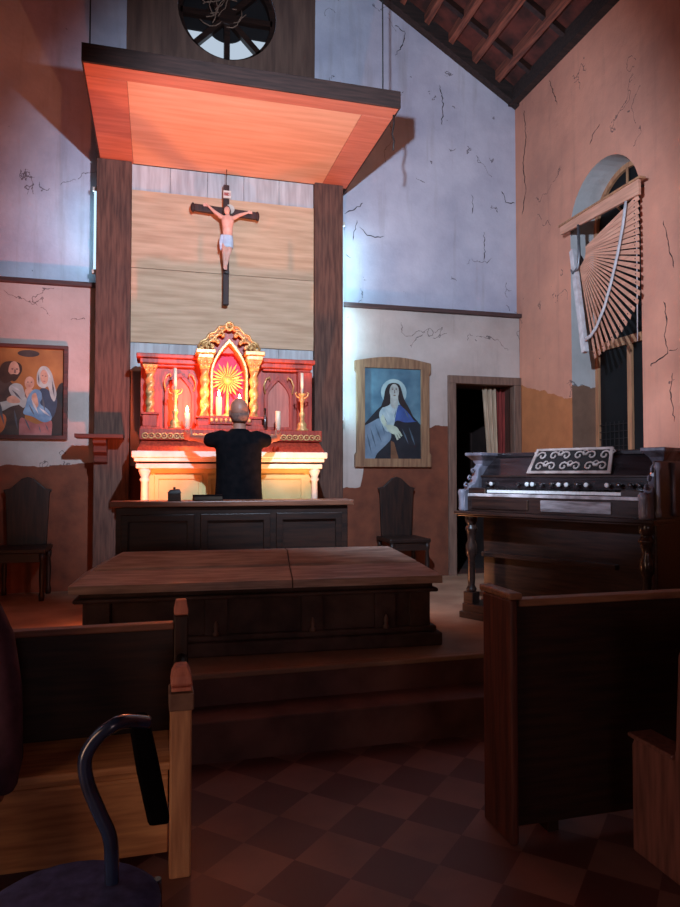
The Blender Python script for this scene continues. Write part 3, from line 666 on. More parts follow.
flat(u, [(.52, .845), (.42, .83), (.36, .76), (.34, .66), (.28, .56), (.36, .57), (.46, .60), (.48, .70), (.58, .70), (.62, .60), (.74, .54), (.90, .42), (.80, .56), (.70, .66), (.66, .76), (.62, .83)], 2, 6, F_)
flat(u, [(.46, .75), (.59, .75), (.60, .60), (.52, .54), (.45, .60)], 3, 7, F_)
flat(u, ell2(.525, .745, .085, .085), 3, 8, F_)
flat(u, ell2(.495, .768, .015, .006, 10), 10, 10, F_); flat(u, ell2(.56, .768, .015, .006, 10), 10, 10, F_)
flat(u, ell2(.495, .783, .020, .004, 10), 10, 10, F_); flat(u, ell2(.56, .783, .020, .004, 10), 10, 10, F_)
flat(u, [(.526, .765), (.534, .765), (.542, .728), (.522, .726)], 10, 10, F_); flat(u, ell2(.53, .703, .022, .006, 10), 9, 10, F_)
for a_, b_, c_ in (((.30, .50), (.40, .40), 11), ((.36, .55), (.45, .44), 12), ((.52, .58), (.47, .46), 12), ((.56, .55), (.52, .44), 11), ((.10, .34), (.20, .12), 11), ((.18, .38), (.30, .18), 11), ((.04, .28), (.12, .06), 11), ((.30, .40), (.36, .26), 11), ((.70, .55), (.80, .43), 11), ((.66, .34), (.78, .16), 11), ((.78, .36), (.90, .14), 11)):
    n1, n2 = (b_[1]-a_[1])*.06, -(b_[0]-a_[0])*.06
    flat(u, [a_, ((a_[0]+b_[0])/2 + n1, (a_[1]+b_[1])/2 + n2), b_, ((a_[0]+b_[0])/2 - n1, (a_[1]+b_[1])/2 - n2)], c_, 8, F_)
flat(u, [(.36, .37), (.46, .38), (.58, .35), (.62, .30), (.58, .27), (.50, .27), (.42, .30)], 7, 8, F_)
for q in range(3): flat(u, [(.50 + q*.045, .31 - q*.005), (.53 + q*.045, .32 - q*.005), (.60 + q*.035, .215 + q*.02), (.57 + q*.035, .205 + q*.02)], 7, 9, F_)
flat(u, [(.27, .44), (.33, .50), (.37, .42), (.40, .36), (.35, .35)], 7, 9, F_)
flat(u, [(.46, .20), (.52, .18), (.60, .0), (.46, .0)], 9, 8, F_)
u.build('picture_canvas', cols, pr)
# left picture
pq = thing('framed_picture', 'dark framed painting of a bearded man, child and blue-veiled woman at left edge', 'picture', (-1.30, 6.95, 1.83))
x0, x1, z0, z1 = -1.78, -.832, 1.835, 2.735
DFR = wood('dark_red_frame', (.13, .035, .025), (.06, .02, .015), .5)
u = MB(pq.location); u.plate([(x0, z0), (x1, z0), (x1, z1), (x0, z1)], lambda a, z, d: (a, 6.935 + d, z), .049, [[(x0 + .035, z0 + .04), (x1 - .04, z0 + .04), (x1 - .04, z1 - .035), (x0 + .035, z1 - .035)]]); u.build('frame', DFR, pq, .006)
F2 = lambda a, b_, d: (-1.44 + (-.872 + 1.44)*a, 6.965 + d, z0 + .04 + (z1 - z0 - .075)*b_)
u = MB(pq.location)
cols = [pmat('amber', (.42, .19, .05), (.26, .10, .025), 4), pmat('brownrobe', (.09, .06, .045), (.05, .035, .03)), pmat('hairbrown', (.07, .035, .02)), pmat('skin', (.62, .40, .28), (.46, .27, .18), 14), pmat('palecloth', (.50, .56, .50), (.34, .40, .38), 10), pmat('bluecloth', (.22, .42, .58), (.10, .22, .36), 9), pmat('rosecloth', (.46, .18, .16), (.30, .10, .09), 9), pmat('nightblue', (.05, .08, .13)), pmat('darkground', (.035, .02, .015)), pmat('orangecloth', (.62, .19, .07), (.45, .12, .04)), FEAT, pmat('fold_shadow', (.12, .14, .16)), pmat('fold_bright', (.66, .72, .70))]
flat(u, [(-.53, 0), (1, 0), (1, 1), (-.53, 1)], 0, 0, F2)
flat(u, ell2(.45, .94, .17, .04), 1, 1, F2)
flat(u, [(.80, 0), (1, 0), (1, .62), (.92, .60), (.80, .30)], 8, 1, F2)
flat(u, [(-.4, .0), (-.35, .45), (-.12, .62), (.04, .68), (.20, .60), (.36, .46), (.42, .25), (.36, 0)], 1, 2, F2)
flat(u, [(.02, .62), (.0, .74), (.06, .83), (.2, .85), (.34, .82), (.36, .74), (.3, .66), (.2, .62), (.1, .58)], 2, 3, F2)
flat(u, ell2(.23, .735, .085, .11), 3, 4, F2)
flat(u, [(.14, .73), (.155, .66), (.23, .60), (.305, .66), (.32, .73), (.285, .69), (.23, .70), (.175, .69)], 2, 5, F2)
flat(u, ell2(.205, .755, .018, .009, 10), 10, 5, F2); flat(u, ell2(.275, .755, .018, .009, 10), 10, 5, F2); flat(u, [(.235, .75), (.255, .75), (.262, .71), (.23, .71)], 10, 5, F2)
flat(u, [(.14, .54), (.24, .60), (.36, .58), (.40, .48), (.44, .42), (.40, .30), (.32, .34), (.20, .44)], 4, 4, F2)
flat(u, ell2(.47, .60, .075, .075), 3, 5, F2)
flat(u, ell2(.445, .61, .012, .008, 8), 10, 6, F2); flat(u, ell2(.50, .61, .012, .008, 8), 10, 6, F2); flat(u, ell2(.47, .565, .02, .006, 8), 6, 6, F2)
flat(u, [(.40, .54), (.53, .53), (.56, .44), (.48, .40), (.40, .44)], 3, 4, F2)
flat(u, [(.59, .50), (.68, .56), (.82, .50), (.92, .42), (.86, .20), (.70, .18), (.60, .34)], 7, 3, F2)
flat(u, [(.58, .60), (.58, .72), (.64, .80), (.74, .80), (.82, .72), (.86, .58), (.90, .48), (.86, .38), (.80, .44), (.76, .58), (.70, .54), (.62, .56)], 4, 4, F2)
flat(u, ell2(.695, .675, .06, .085, rot=.25), 3, 5, F2)
flat(u, ell2(.672, .69, .014, .007, 8), 10, 6, F2); flat(u, ell2(.72, .685, .014, .007, 8), 10, 6, F2); flat(u, ell2(.70, .625, .02, .006, 8), 6, 6, F2)
flat(u, [(.44, .44), (.54, .54), (.64, .52), (.68, .44), (.62, .36), (.78, .30), (.84, .18), (.70, .14), (.52, .22), (.36, .24), (.42, .34)], 5, 6, F2)
flat(u, [(.32, .22), (.48, .16), (.60, .12), (.84, .20), (.82, .0), (.32, .0)], 6, 5, F2)
flat(u, [(.50, .46), (.57, .50), (.60, .42), (.62, .34), (.56, .30), (.52, .36)], 3, 7, F2)
flat(u, [(-.2, .34), (.1, .38), (.2, .42), (.33, .40), (.34, .35), (.2, .33), (.05, .26), (-.2, .22)], 4, 6, F2)
flat(u, [(.12, .42), (.22, .46), (.32, .41), (.34, .37), (.24, .36), (.14, .37)], 3, 7, F2)
flat(u, [(-.4, .02), (-.3, .26), (-.05, .28), (.14, .22), (.10, .06), (.0, .0), (-.4, 0)], 9, 7, F2)
for a_, b_, c_ in (((.20, .52), (.36, .40), 11), ((.18, .57), (.34, .50), 12), ((.60, .72), (.62, .58), 11), ((.70, .79), (.80, .66), 12), ((.82, .64), (.86, .44), 11), ((.50, .42), (.62, .24), 12), ((.46, .36), (.56, .22), 11), ((.62, .32), (.80, .22), 12), ((.40, .20), (.50, .04), 11), ((.62, .12), (.66, .02), 11), ((.72, .14), (.78, .04), 11), ((-.05, .5), (.1, .1), 11), ((.24, .30), (.30, .06), 11), ((.66, .48), (.72, .26), 11)):
    n1, n2 = (b_[1]-a_[1])*.07, -(b_[0]-a_[0])*.07
    flat(u, [a_, ((a_[0]+b_[0])/2 + n1, (a_[1]+b_[1])/2 + n2), b_, ((a_[0]+b_[0])/2 - n1, (a_[1]+b_[1])/2 - n2)], c_, 8, F2)
u.build('picture_canvas', cols, pq)

# ------------------------------------------------------------------ high-backed chairs against the back wall
def sedile(x, label):
    t = thing('carved_chair', label, 'chair', (x, 6.72, PZ), 0, 'carved chairs against the back wall')
    sh = [(-.17, .46), (.17, .46), (.175, .58), (.19, .93), (.21, .97), (.15, .985), (.10, 1.03), (.05, 1.075), (0, 1.09), (-.05, 1.075), (-.10, 1.03), (-.15, .985), (-.21, .97), (-.19, .93), (-.175, .58)]
    u = MB(); u.plate(sh, lambda a, z, d: (a, .17 + d, z), .04); u.build('backrest', DARKWOODZ, t, .006)
    u = MB(); u.box((-.22, -.24, .42), (.22, .21, .46)); u.build('seat', DARKWOOD, t, .008)
    for sx in (-.19, .19):
        for sy in (-.21, .18):
            u = MB(); u.lathe([(.022, 0), (.026, .05), (.017, .08), (.025, .22), (.017, .34), (.026, .36), (.026, .42)], (sx, sy, 0), 12); u.build('leg', DARKWOODZ, t)
    u = MB(); u.box((-.19, -.22, .34), (.19, -.20, .42)); u.build('apron', DARKWOOD, t, .003)
sedile(2.485, 'dark carved chair under the arched-frame picture right of the altar')
sedile(-1.165, 'dark carved chair under the painting at the left edge')

# ------------------------------------------------------------------ free-standing dark altar bench in front of the celebrant
bn = thing('wooden_altar_table', 'long dark wooden table standing before the celebrant', 'table', (.55, 5.03, PZ))
BO = bn.location
u = MB(BO); u.box((-.315, 4.94, 1.272), (1.44, 5.20, 1.314)); u.build('table_top', wood('red_brown_table_wood', (.24, .09, .05), (.13, .05, .03), .4), bn, .008)
u = MB(BO); u.box((-.275, 4.975, PZ), (1.40, 5.17, 1.272)); u.build('carcass', DARKWOOD, bn, .006)
for x0 in (-.24, .305, .85):
    u = MB(BO); u.plate([(x0, .48), (x0 + .50, .48), (x0 + .50, 1.22), (x0, 1.22)], lambda a, z, d: (a, 4.952 + d, z), .026, [[(x0 + .05, .53), (x0 + .45, .53), (x0 + .45, 1.17), (x0 + .05, 1.17)]]); u.build('front_panel', DARKWOOD, bn, .004)
u = MB(BO); u.box((-.29, 4.955, PZ), (1.415, 5.19, .46)); u.build('plinth', DARKWOOD, bn, .006)
t = thing('small_wooden_box', 'small dark box with a knobbed lid on the left of the dark table', 'box', (.122, 5.05, 1.314))
u = MB(); u.box((-.045, -.04, 0), (.045, .04, .055)); u.build('body', DARKWOOD, t, .004)
u = MB(); u.loft([[(-.05, -.045, .055), (.05, -.045, .055), (.05, .045, .055), (-.05, .045, .055)], [(-.03, -.03, .08), (.035, -.03, .085), (.035, .03, .085), (-.03, .03, .08)]], smooth=False); l_ = u.build('lid', DARKWOOD, t, .003)
u = MB(); u.ell((.0, 0, .09), (.01, .01, .01), 8, 6); u.build('knob', DARKWOOD, l_)
t = thing('closed_book', 'flat closed black book lying on the dark table before the celebrant', 'book', (.36, 5.06, 1.314))
u = MB(); u.box((-.105, -.075, 0), (.105, .075, .006)); u.box((-.105, -.075, .034), (.105, .075, .04)); u.box((-.105, .069, .006), (.105, .075, .034)); u.build('cover', BLACKCLOTH, t)
u = MB(); u.box((-.1, -.07, .006), (.1, .069, .034)); u.build('pages', mat('dark_page_edges', (.05, .035, .025), .9), t)

# added floodlights, hidden behind the dark table, for the altar glow
def added_flood(x, y, aim, label, power, col, ang):
    t = thing('added_floodlight', label, 'lamp', (x, y, PZ), 0, 'added floodlights behind the dark table')
    u = MB(); u.box((-.06, -.05, 0), (.06, .05, .015)); u.build('base', BLACK, t, .003)
    u = MB(); u.tube([(-.05, 0, .01), (-.05, 0, .34)], .006, 6); u.tube([(.05, 0, .01), (.05, 0, .34)], .006, 6); u.build('added_flood_yoke', BLACK, t)
    u = MB(); u.lathe([(.03, .29), (.045, .30), (.05, .36), (.047, .362), (.04, .31), (.0, .308)], (0, 0, 0), 16); u.build('added_flood_housing', BLACK, t)
    light('flood_fill_beam', 'SPOT', (x, y, PZ + .375), power, col, .03, aim, ang, .9)
added_flood(1.25, 5.27, (1.0, 6.0, 4.5), 'added unseen black floodlight on the floor behind the right end of the dark table', 205, (1.0, .38, .15), 84)
added_flood(-.15, 5.27, (-.35, 6.6, 3.6), 'added unseen black floodlight on the floor behind the left end of the dark table', 210, (1.0, .15, .05), 80)
def votive(x, y, label, power, col):  # added lamps for low warm fill, kept out of sight
    t = thing('added_votive', label, 'lamp', (x, y, PZ), 0, 'added votive lamps on the sanctuary floor')
    u = MB(); u.lathe([(.035, 0), (.045, .01), (.05, .09), (.046, .092), (.04, .015), (.0, .012)], (0, 0, 0), 16); u.build('glass_cup', mat('red_glass', (.5, .04, .02), .2, bump=0), t)
    u = MB(); u.lathe([(.002, .02), (.008, .05), (.008, .07), (.001, .10)], (0, 0, 0), 10); u.build('flame', FLAME, t)
    light('floor_fill_light', 'POINT', (x, y, PZ + .16), power, col, .05)
votive(1.58, 5.22, 'added unseen red votive lamp on the sanctuary floor right of the dark table', 4.5, (1.0, .38, .16))
votive(-.41, 5.10, 'added unseen red votive lamp on the sanctuary floor left of the dark table', 7, (1.0, .24, .10))
# added tubes, hidden on the outer flanks of the canopy posts, wash the walls
def added_wall_tube(x, y, z0, z1, nx, power):
    u = MB(ca.location); u.lathe([(.011, z0), (.011, z1)], (x, y, 0), 10); t = u.build('added_tube', glow('added_tube_glow_' + ('r' if nx > 0 else 'l'), (.55, .80, 1.0), 1.0), ca)
    t['label'] = 'added unseen bluish white tube'
    for zz in (z0, z1):
        u = MB(ca.location); u.box((x - .024, y - .015, zz - .02), (x + .024, y + .015, zz + .02)); u.build('added_tube_cap', WHITE, t, .003).location = (0, 0, 0)
    light('tube_light', 'AREA', (x + nx*.016, y, (z0 + z1)/2), power, (.35, .78, 1.0), (.02, z1 - z0), (x + nx, y + .35, (z0 + z1)/2))
added_wall_tube(1.872, 6.86, 2.05, 4.15, 1, 6.5)
added_wall_tube(-.595, 6.86, 3.45, 4.25, -1, 1.3)

# ------------------------------------------------------------------ tomb with hipped lid
tb = thing('stone_tomb', 'long low tomb with a hipped brown lid in front of the sanctuary', 'tomb', (.655, 4.21, PZ), R(-3.5))
W2 = 1.155; D = .64
def lidhalf(xa, xb, left, right, name='lid_slab'):
    u = MB(); P = []
    for (y, z, ins) in ((0, .405, 0), (0, .455, 0), (.015, .46, .012), (.14, .522, .11), (.155, .505, .12), (.158, .505, .123), (.162, .535, .127), (.27, .612, .27)):
        l = xa + (ins if left else 0); r_ = xb - (ins if right else 0)
        P.append([(l, y, z), (r_, y, z), (r_, D - y, z), (l, D - y, z)])
    u.loft(P, smooth=False); return u.build(name, SLAB, tb, .006)
lidhalf(-W2, .165, True, False); lidhalf(.172, W2, False, True)
u = MB(); u.box((-W2 + .05, .05, .375), (W2 - .05, D - .05, .405)); u.build('under_lid_moulding', STONED, tb, .008)
u = MB(); u.box((-W2 + .02, .02, .345), (W2 - .02, D - .02, .37)); u.build('cornice', STONED, tb, .01)
u = MB(); u.box((-W2 + .07, .07, .06), (W2 - .07, D - .07, .375)); u.build('chest', STONED, tb, .006)
for x in (-W2 + .16, -.30, .30, .78, W2 - .14):
    u = MB(); u.box((x - .07, .045, .12), (x + .07, .08, .345)); u.build('pilaster', STONED, tb, .006)
for x in (-.30, .30, .78):
    u = MB(); u.lathe([(.018, .12), (.022, .135), (.010, .15), (.016, .18), (.006, .21)], (x, .03, 0), 10); u.build('stone_boss', STONE, tb)
u = MB(); u.box((-W2 - .0, 0, 0), (W2 + .0, D, .085)); u.box((-W2 + .03, .03, .085), (W2 - .03, D - .03, .125)); u.build('plinth', STONED, tb, .012)

# ------------------------------------------------------------------ reed organ
og = thing('reed_organ', 'black carved reed organ with white keys by the right wall', 'organ', (2.294, 4.909, PZ), R(-63))
OW = 1.47
ORGW = wood('organ_dark_wood', (.05, .024, .018), (.018, .01, .009), .3, 0, coat=.4)
def ob(name, m, *boxes, bevel=.005):
    u = MB()
    for lo, hi in boxes: u.box(lo, hi)
    return u.build(name, m, og, bevel)
ob('base_plinth', ORGW, ((0, .02, 0), (OW, .60, .11)), ((-.015, .0, 0), (OW + .015, .61, .05)))
ob('knee_panel', ORGW, ((.06, .22, .11), (OW - .06, .58, .80)))
ob('lower_rail', ORGW, ((.08, .16, .47), (OW - .30, .24, .505)))
for x in (.05, OW - .05):
    u = MB(); u.box((x - .045, .03, .11), (x + .045, .12, .20)); u.lathe([(.035, .20), (.042, .22), (.026, .25), (.03, .30), (.026, .46), (.042, .49), (.045, .56), (.028, .60), (.036, .66), (.05, .69), (.03, .72), (.048, .75), (.048, .80)], (x, .075, 0), 16); u.build('turned_leg', ORGW, og, .004)
ob('key_shelf', ORGW, ((-.04, -.03, .805), (OW + .04, .60, .83)), ((-.02, -.01, .79), (OW + .02, .60, .805)))
ob('fascia', ORGW, ((.02, .02, .83), (OW - .02, .60, .945)))
ob('fascia_panel', mat('grey_highlight_wood', (.42, .40, .42), .3, (.16, .14, .14), 6, (1, 6, 6)), ((.70, .008, .85), (1.22, .022, .93)), bevel=.012)  # grey panel colour paints in the cool highlight on the fascia
ob('fascia_panel', ORGW, ((.10, .008, .85), (.60, .022, .93)), bevel=.012)
ob('key_slip', mat('pale_key_edge', (.66, .62, .64), .3, (.3, .27, .27), 12), ((.06, .02, .945), (OW - .06, .045, .968)), bevel=.004)  # pale blotched strip in front of the keys
ob('key_bed', BLACKWOOD, ((.06, .045, .945), (OW - .06, .60, .975)))
u = MB(); n = 40; kw = (1.27 - .22) / n
for i in range(n): u.box((.22 + i*kw + .0008, .05, .975), (.22 + (i+1)*kw - .0008, .20, .995))
u.build('white_keys', mat('ivory', (.86, .88, .86), .25, (.75, .76, .74), 6, bump=0), og)
u = MB()
for i in range(n - 1):
    if i % 7 not in (2, 6): u.box((.22 + (i+1)*kw - .006, .11, .993), (.22 + (i+1)*kw + .006, .20, 1.007))
u.build('black_keys', BLACK, og)
ob('key_cheek', ORGW, ((.06, .03, .95), (.215, .22, 1.01))); ob('key_cheek', ORGW, ((1.275, .03, .95), (OW - .06, .22, 1.01)))
ob('stop_board', BLACKWOOD, ((.05, .20, .975), (OW - .05, .60, 1.10)))
KN = mat('white_knob_face', (.85, .87, .86), .3, bump=0)
for i, x in enumerate((.14, .18, .42, .50, .545, .62, .70, .76, .82, .90, .97, 1.12, 1.2, 1.28, 1.34)):
    u = MB(); u.lathe([(.008, 0), (.008, .03), (.015, .032), (.017, .045), (.012, .05), (.0, .05)], (0, 0, 0), 12)
    o = u.build('stop_knob', KN if i in (1, 3, 4, 7, 8, 10, 11) else BLACKWOOD, og); o.location = (x, .20, 1.04); o.rotation_euler.x = R(90)
u = MB(); u.loft([[(x, .20, 1.095), (x, .36, 1.25), (x, .60, 1.25), (x, .60, 1.095)] for x in (.05, OW - .05)], smooth=False); u.build('fall_board', BLACKWOOD, og, .006)
ob('ledge', ORGW, ((.04, .19, 1.092), (OW - .04, .23, 1.108)))
pr_ = [(-.02, .83), (-.02, .97), (.0, .995), (.05, 1.0), (.06, 1.03), (.12, 1.05), (.15, 1.10), (.16, 1.16), (.20, 1.19), (.22, 1.25), (.60, 1.25), (.60, .83)]
SIL = mat('highlight_grey_black_wood', (.34, .34, .42), .25, (.05, .045, .055), 9, (1, 1, .35), bump=.5, coat=.5, lo=.3, hi=.75)  # pale blue-grey patches stand in for cool highlights on dark wood
for x in (.0, OW - .06):
    u = MB(); u.plate(pr_, lambda a, z, d: (x + d, a, z), .06); u.build('scroll_cheek', SIL, og, .008)
    u = MB(); u.lathe([(.022, .83), (.03, .85), (.02, .88), (.028, .95), (.034, .98), (.02, 1.0)], (x + .03, -.012, 0), 12); u.build('cheek_turning', SIL, og)
    u = MB()
    for j in range(3): u.tube([(x + .03, .035 + .022*math.cos(t*.8)*(1 - t/12) + .045*j, 1.03 + .055*j + .022*math.sin(t*.8)*(1 - t/12)) for t in range(9)], .008, 6)
    u.build('cheek_carving', SIL, og)
u = MB(); u.box((-.02, .35, 1.25), (OW + .02, .63, 1.285)); u.build('top_lid', BLACKWOOD, og, .006)
for x in (-.05, OW - .11):
    u = MB(); u.box((x, .13, 1.262), (x + .16, .63, 1.287)); u.loft([[(x + .005, .135, 1.262), (x + .155, .135, 1.262), (x + .155, .625, 1.262), (x + .005, .625, 1.262)], [(x + .03, .19, 1.225), (x + .13, .19, 1.225), (x + .13, .62, 1.225), (x + .03, .62, 1.225)], [(x + .05, .21, 1.18), (x + .11, .21, 1.18), (x + .11, .60, 1.18), (x + .05, .60, 1.18)]], smooth=False)
    u.build('cheek_capital', SIL, og, .005)
ob('end_panel', ORGW, ((OW - .005, .08, .11), (OW + .012, .56, 1.20)), bevel=.006)
for yy in (.10, .33, .54):
    u = MB(); u.lathe([(.02, .84), (.025, .87), (.016, .9), (.016, 1.13), (.026, 1.16), (.02, 1.19)], (OW + .015, yy, 0), 10); u.build('end_colonette', SIL, og)
# fretwork music desk leaning on the fall board
th = R(30); mdx0, mdx1, mh = .50, 1.10, .215
md = lambda a, b_, d: (a, .205 + b_*math.sin(th) - d*math.cos(th), 1.115 + b_*math.cos(th) + d*math.sin(th))
u = MB(); u.plate([(mdx0 - .03, 0), (mdx1 + .03, 0), (mdx1, mh), (mdx0, mh)], md, .014, [[(mdx0, .022), (mdx1, .022), (mdx1 - .02, mh - .02), (mdx0 + .02, mh - .02)]])
DESK = mat('carved_desk_wood', (.42, .34, .31), .35, (.24, .18, .16), 10)
dk = u.build('music_desk', DESK, og, .003)
u = MB()
for i in range(6):
    for j in range(2):
        ax, bz, rr = mdx0 + .06 + i*.098, .062 + j*.09, .040
        sg = 1 if (i + j) % 2 == 0 else -1
        u.tube([md(ax + sg*rr*(1 - t/13)*math.cos(t*.7), bz + rr*(1 - t/13)*math.sin(t*.7), .007) for t in range(11)], .007, 6)
        u.tube([md(ax + sg*rr, bz, .007), md(ax + sg*(rr + .03), bz + .03, .007), md(ax + sg*(rr + .01), bz + .045, .007)], .006, 6)
u.build('fretwork', DESK, dk)
u = MB(); u.plate([(mdx0 - .02, .01), (mdx1 + .02, .01), (mdx1, mh - .01), (mdx0, mh - .01)], md, -.004); u.build('desk_backing', BLACK, dk)

# ------------------------------------------------------------------ fan shutter hung on the right window
fs = thing('fan_shutter', 'broken fan-shaped slatted wooden shutter hanging in the arched window', 'shutter', (3.92, 5.5, 2.66))
FO = fs.location; FXX = 3.92
FK = FXX / 3.80
def fp(p): return (p[0] * FK, 1.5 + (p[1] - 1.5) * FK)
SLAT = wood('salmon_slat_wood', (.74, .36, .24), (.56, .26, .17), .6, 1, 4)
u = MB(FO); u.plate([fp(p) for p in ((5.80, 3.845), (4.68, 3.80), (4.68, 3.93), (5.80, 3.925))], lambda a, z, d: (FXX - .01 + d, a, z), .03); u.build('top_rail', SLAT, fs, .004)
u = MB(FO); u.box((FXX - .02, 4.80, 4.002), (FXX + .05, 6.0, 4.022)); u.build('rail_cap', WF, fs, .003)
py, pz = fp((5.56, 3.58))
for i in range(25):
    a = R(14 - i * 3.75)
    rr = 1.09
    c, s_ = math.cos(a), math.sin(a)
    if c > .01: rr = min(rr, (py - 4.86) / c)
    r0 = .13
    n_ = (s_, c)
    def q(r_, w_): return (py - r_*c + w_*s_*1.0, pz + r_*s_ + w_*c)
    w0, w1 = .0040, .0215
    u = MB(FO); tl = .014
    u.loft([[(FXX + o1, *q(r_, -w_)), ] + [(FXX + o1 + .006, *q(r_, -w_))] + [(FXX + o2 + .006, *q(r_, w_))] + [(FXX + o2, *q(r_, w_))] for r_, w_, o1, o2 in ((r0, w0, .02, .02), (rr, w1, .022, .01))], smooth=False)
    sl = u.build('slat', SLAT, fs)
    u = MB(FO); pp = q(rr - .05, 0); u.ell((FXX + .014, *pp), (.006, .006, .006), 6, 4); u.build('nail', WIRE, sl).location = (0, 0, 0)
PALE = mat('pale_worn_paint', (.66, .60, .60), .55, (.48, .42, .42), 12)
u = MB(FO); u.tube([(FXX - .012, *fp(p)) for p in ((4.83, 3.80), (4.87, 3.62), (4.94, 3.40), (5.03, 3.18), (5.13, 2.98), (5.24, 2.83), (5.33, 2.76), (5.46, 2.73))], .02, 6, flat=.4); u.build('curved_brace', PALE, fs)
u = MB(FO); u.plate([fp(p) for p in ((5.625, 3.62), (5.575, 3.64), (5.395, 2.63), (5.45, 2.62))], lambda a, z, d: (FXX - .03 + d, a, z), .05); u.build('stile', PALE, fs, .004)
u = MB(FO); u.plate([fp(p) for p in ((5.575, 3.60), (5.46, 3.45), (5.34, 2.66), (5.40, 2.64))], lambda a, z, d: (FXX + .04 + d, a, z), .02); u.build('inner_board', DARKWOODZ, fs, .003)
u = MB(FO); u.tube([(FXX + e, *fp(p)) for e, p in ((-.02, (5.60, 3.44)), (-.035, (5.56, 3.40)), (-.02, (5.50, 3.43)), (-.01, (5.49, 3.55)), (-.01, (5.50, 3.84)))], .014, 8); u.build('iron_hinge', mat('grey_iron', (.25, .25, .27), .4, metal=.7), fs)
u = MB(FO); u.tube([(FXX + .03, 4.90, 3.90), (FXX + .03, 4.91, 2.64)], .005, 6); u.build('pull_cord', PALE, fs)
for yy in (4.90, 5.93):
    u = MB(FO); u.tube([(FXX + .01, yy, 3.97), (4.045, yy, 3.99)], .012, 6); u.build('wall_hook', WIRE, fs)

# ------------------------------------------------------------------ pews
def prism_yz(u, pts, x0, x1): u.plate(pts, lambda a, z, d: (x0 + d, a, z), x1 - x0)
# right front pew, seen from behind
pw = thing('church_pew', 'dark wooden pew at right, seen from behind with a thick end post', 'pew', (2.5, 2.7, 0), 0, 'wooden church pews')
WO = pw.location
u = MB(WO); u.box((1.395, 2.515, 0), (1.43, 2.76, .99)); e_ = u.build('end_post', wood('red_brown_pew', (.12, .034, .022), (.055, .017, .012), .5, 2), pw, .01)
u = MB(WO); u.box((1.385, 2.50, .99), (1.445, 2.775, 1.018)); u.build('post_cap', PEWWOOD, e_, .008).location = (0, 0, 0)
u = MB(WO); u.box((1.43, 2.545, .06), (3.75, 2.58, .955)); u.build('back_board', DARKWOOD, pw, .004)
u = MB(WO); u.box((1.445, 2.53, .955), (3.75, 2.60, .985)); u.build('top_rail', PEWWOOD, pw, .006)
u = MB(WO); u.box((1.56, 2.58, .42), (3.75, 2.96, .455)); u.build('seat', DARKWOOD, pw, .006)
for x in (1.6, 3.70):
    u = MB(WO); u.box((x, 2.58, 0), (x + .05, 2.92, .42)); u.build('seat_support', DARKWOOD, pw)
u = MB(WO); u.box((3.75, 2.50, 0), (3.82, 2.95, 1.0)); u.build('end_post', DARKWOODZ, pw, .008)
# right nearer pew: stepped end panel
p2 = thing('church_pew', 'pew at the right edge with a pale stepped end panel, nearest the camera', 'pew', (2.7, 2.1, 0), 0, 'wooden church pews')
WO = p2.location
PINKW = wood('pinkish_worn_wood', (.26, .105, .085), (.14, .058, .048), .5, 2)
ROSEW = wood('rose_finial_wood', (.66, .26, .19), (.46, .17, .13), .5, 2)
u = MB(WO); prism_yz(u, [(1.72, 0), (2.37, 0), (2.37, .42), (2.355, .45), (2.14, .45), (2.13, .50), (2.11, .84), (2.06, .93), (2.0, .95), (1.95, .90), (1.90, .45)], 1.85, 1.92); u.build('end_panel', PINKW, p2, .01)
u = MB(WO); u.box((1.835, 2.13, .45), (1.95, 2.375, .468)); u.build('arm_cap', PINKW, p2, .006)
u = MB(WO); u.box((1.92, 1.93, .40), (3.75, 2.34, .43)); u.build('seat', DARKWOOD, p2, .006)
u = MB(WO); u.loft([[(x, 1.93, .43), (x, 1.97, .43), (x, 2.05, .90), (x, 2.01, .90)] for x in (1.92, 3.75)], smooth=False); u.build('backrest', DARKWOOD, p2, .004)
u = MB(WO); prism_yz(u, [(1.72, 0), (2.37, 0), (2.37, .45), (2.14, .45), (2.06, .93), (1.95, .90), (1.90, .45)], 3.75, 3.82); u.build('end_panel', PINKW, p2, .01)
# left pew, facing the camera
p3 = thing('church_pew', 'left pew facing the camera, with carved end posts and worn tan seat', 'pew', (-.6, 2.8, 0), 0, 'wooden church pews')
WO = p3.location
TAN = wood('worn_tan_seat_wood', (.66, .36, .17), (.44, .21, .10), .5)
TANZ = wood('worn_tan_post_wood', (.62, .35, .19), (.40, .20, .11), .5, 2)
u = MB(WO); u.box((-1.5, 3.0, .12), (.075, 3.03, .845)); u.build('back_board', DARKWOOD, p3, .004)
u = MB(WO); u.box((-1.5, 2.985, .845), (.075, 3.05, .872)); u.build('top_rail', wood('rail_wood', (.26, .12, .08), (.15, .07, .05), .5), p3, .006)
u = MB(WO); u.box((-1.5, 2.655, .395), (.06, 3.0, .425)); u.build('seat', TAN, p3, .008)
u = MB(WO); u.box((-1.5, 2.685, .08), (.05, 2.71, .395)); u.build('seat_skirt', TAN, p3, .004)
u = MB(WO); u.box((-1.5, 2.676, .355), (.05, 2.70, .372)); u.build('skirt_bead', TAN, p3, .004)
u = MB(WO); u.box((.075, 2.99, 0), (.135, 3.06, .90)); e_ = u.build('rear_post', DARKWOODZ, p3, .006)
u = MB(WO); u.loft([[(.105 - q, 3.025 - q, z), (.105 + q, 3.025 - q, z), (.105 + q, 3.025 + q, z), (.105 - q, 3.025 + q, z)] for q, z in ((.022, .90), (.03, .905), (.03, .925), (.026, .945), (.022, .965))], smooth=False); u.build('finial', ROSEW, e_, .004).location = (0, 0, 0)
u = MB(WO); u.box((.055, 2.64, 0), (.135, 2.75, .62)); e_ = u.build('front_post', TANZ, p3, .008)
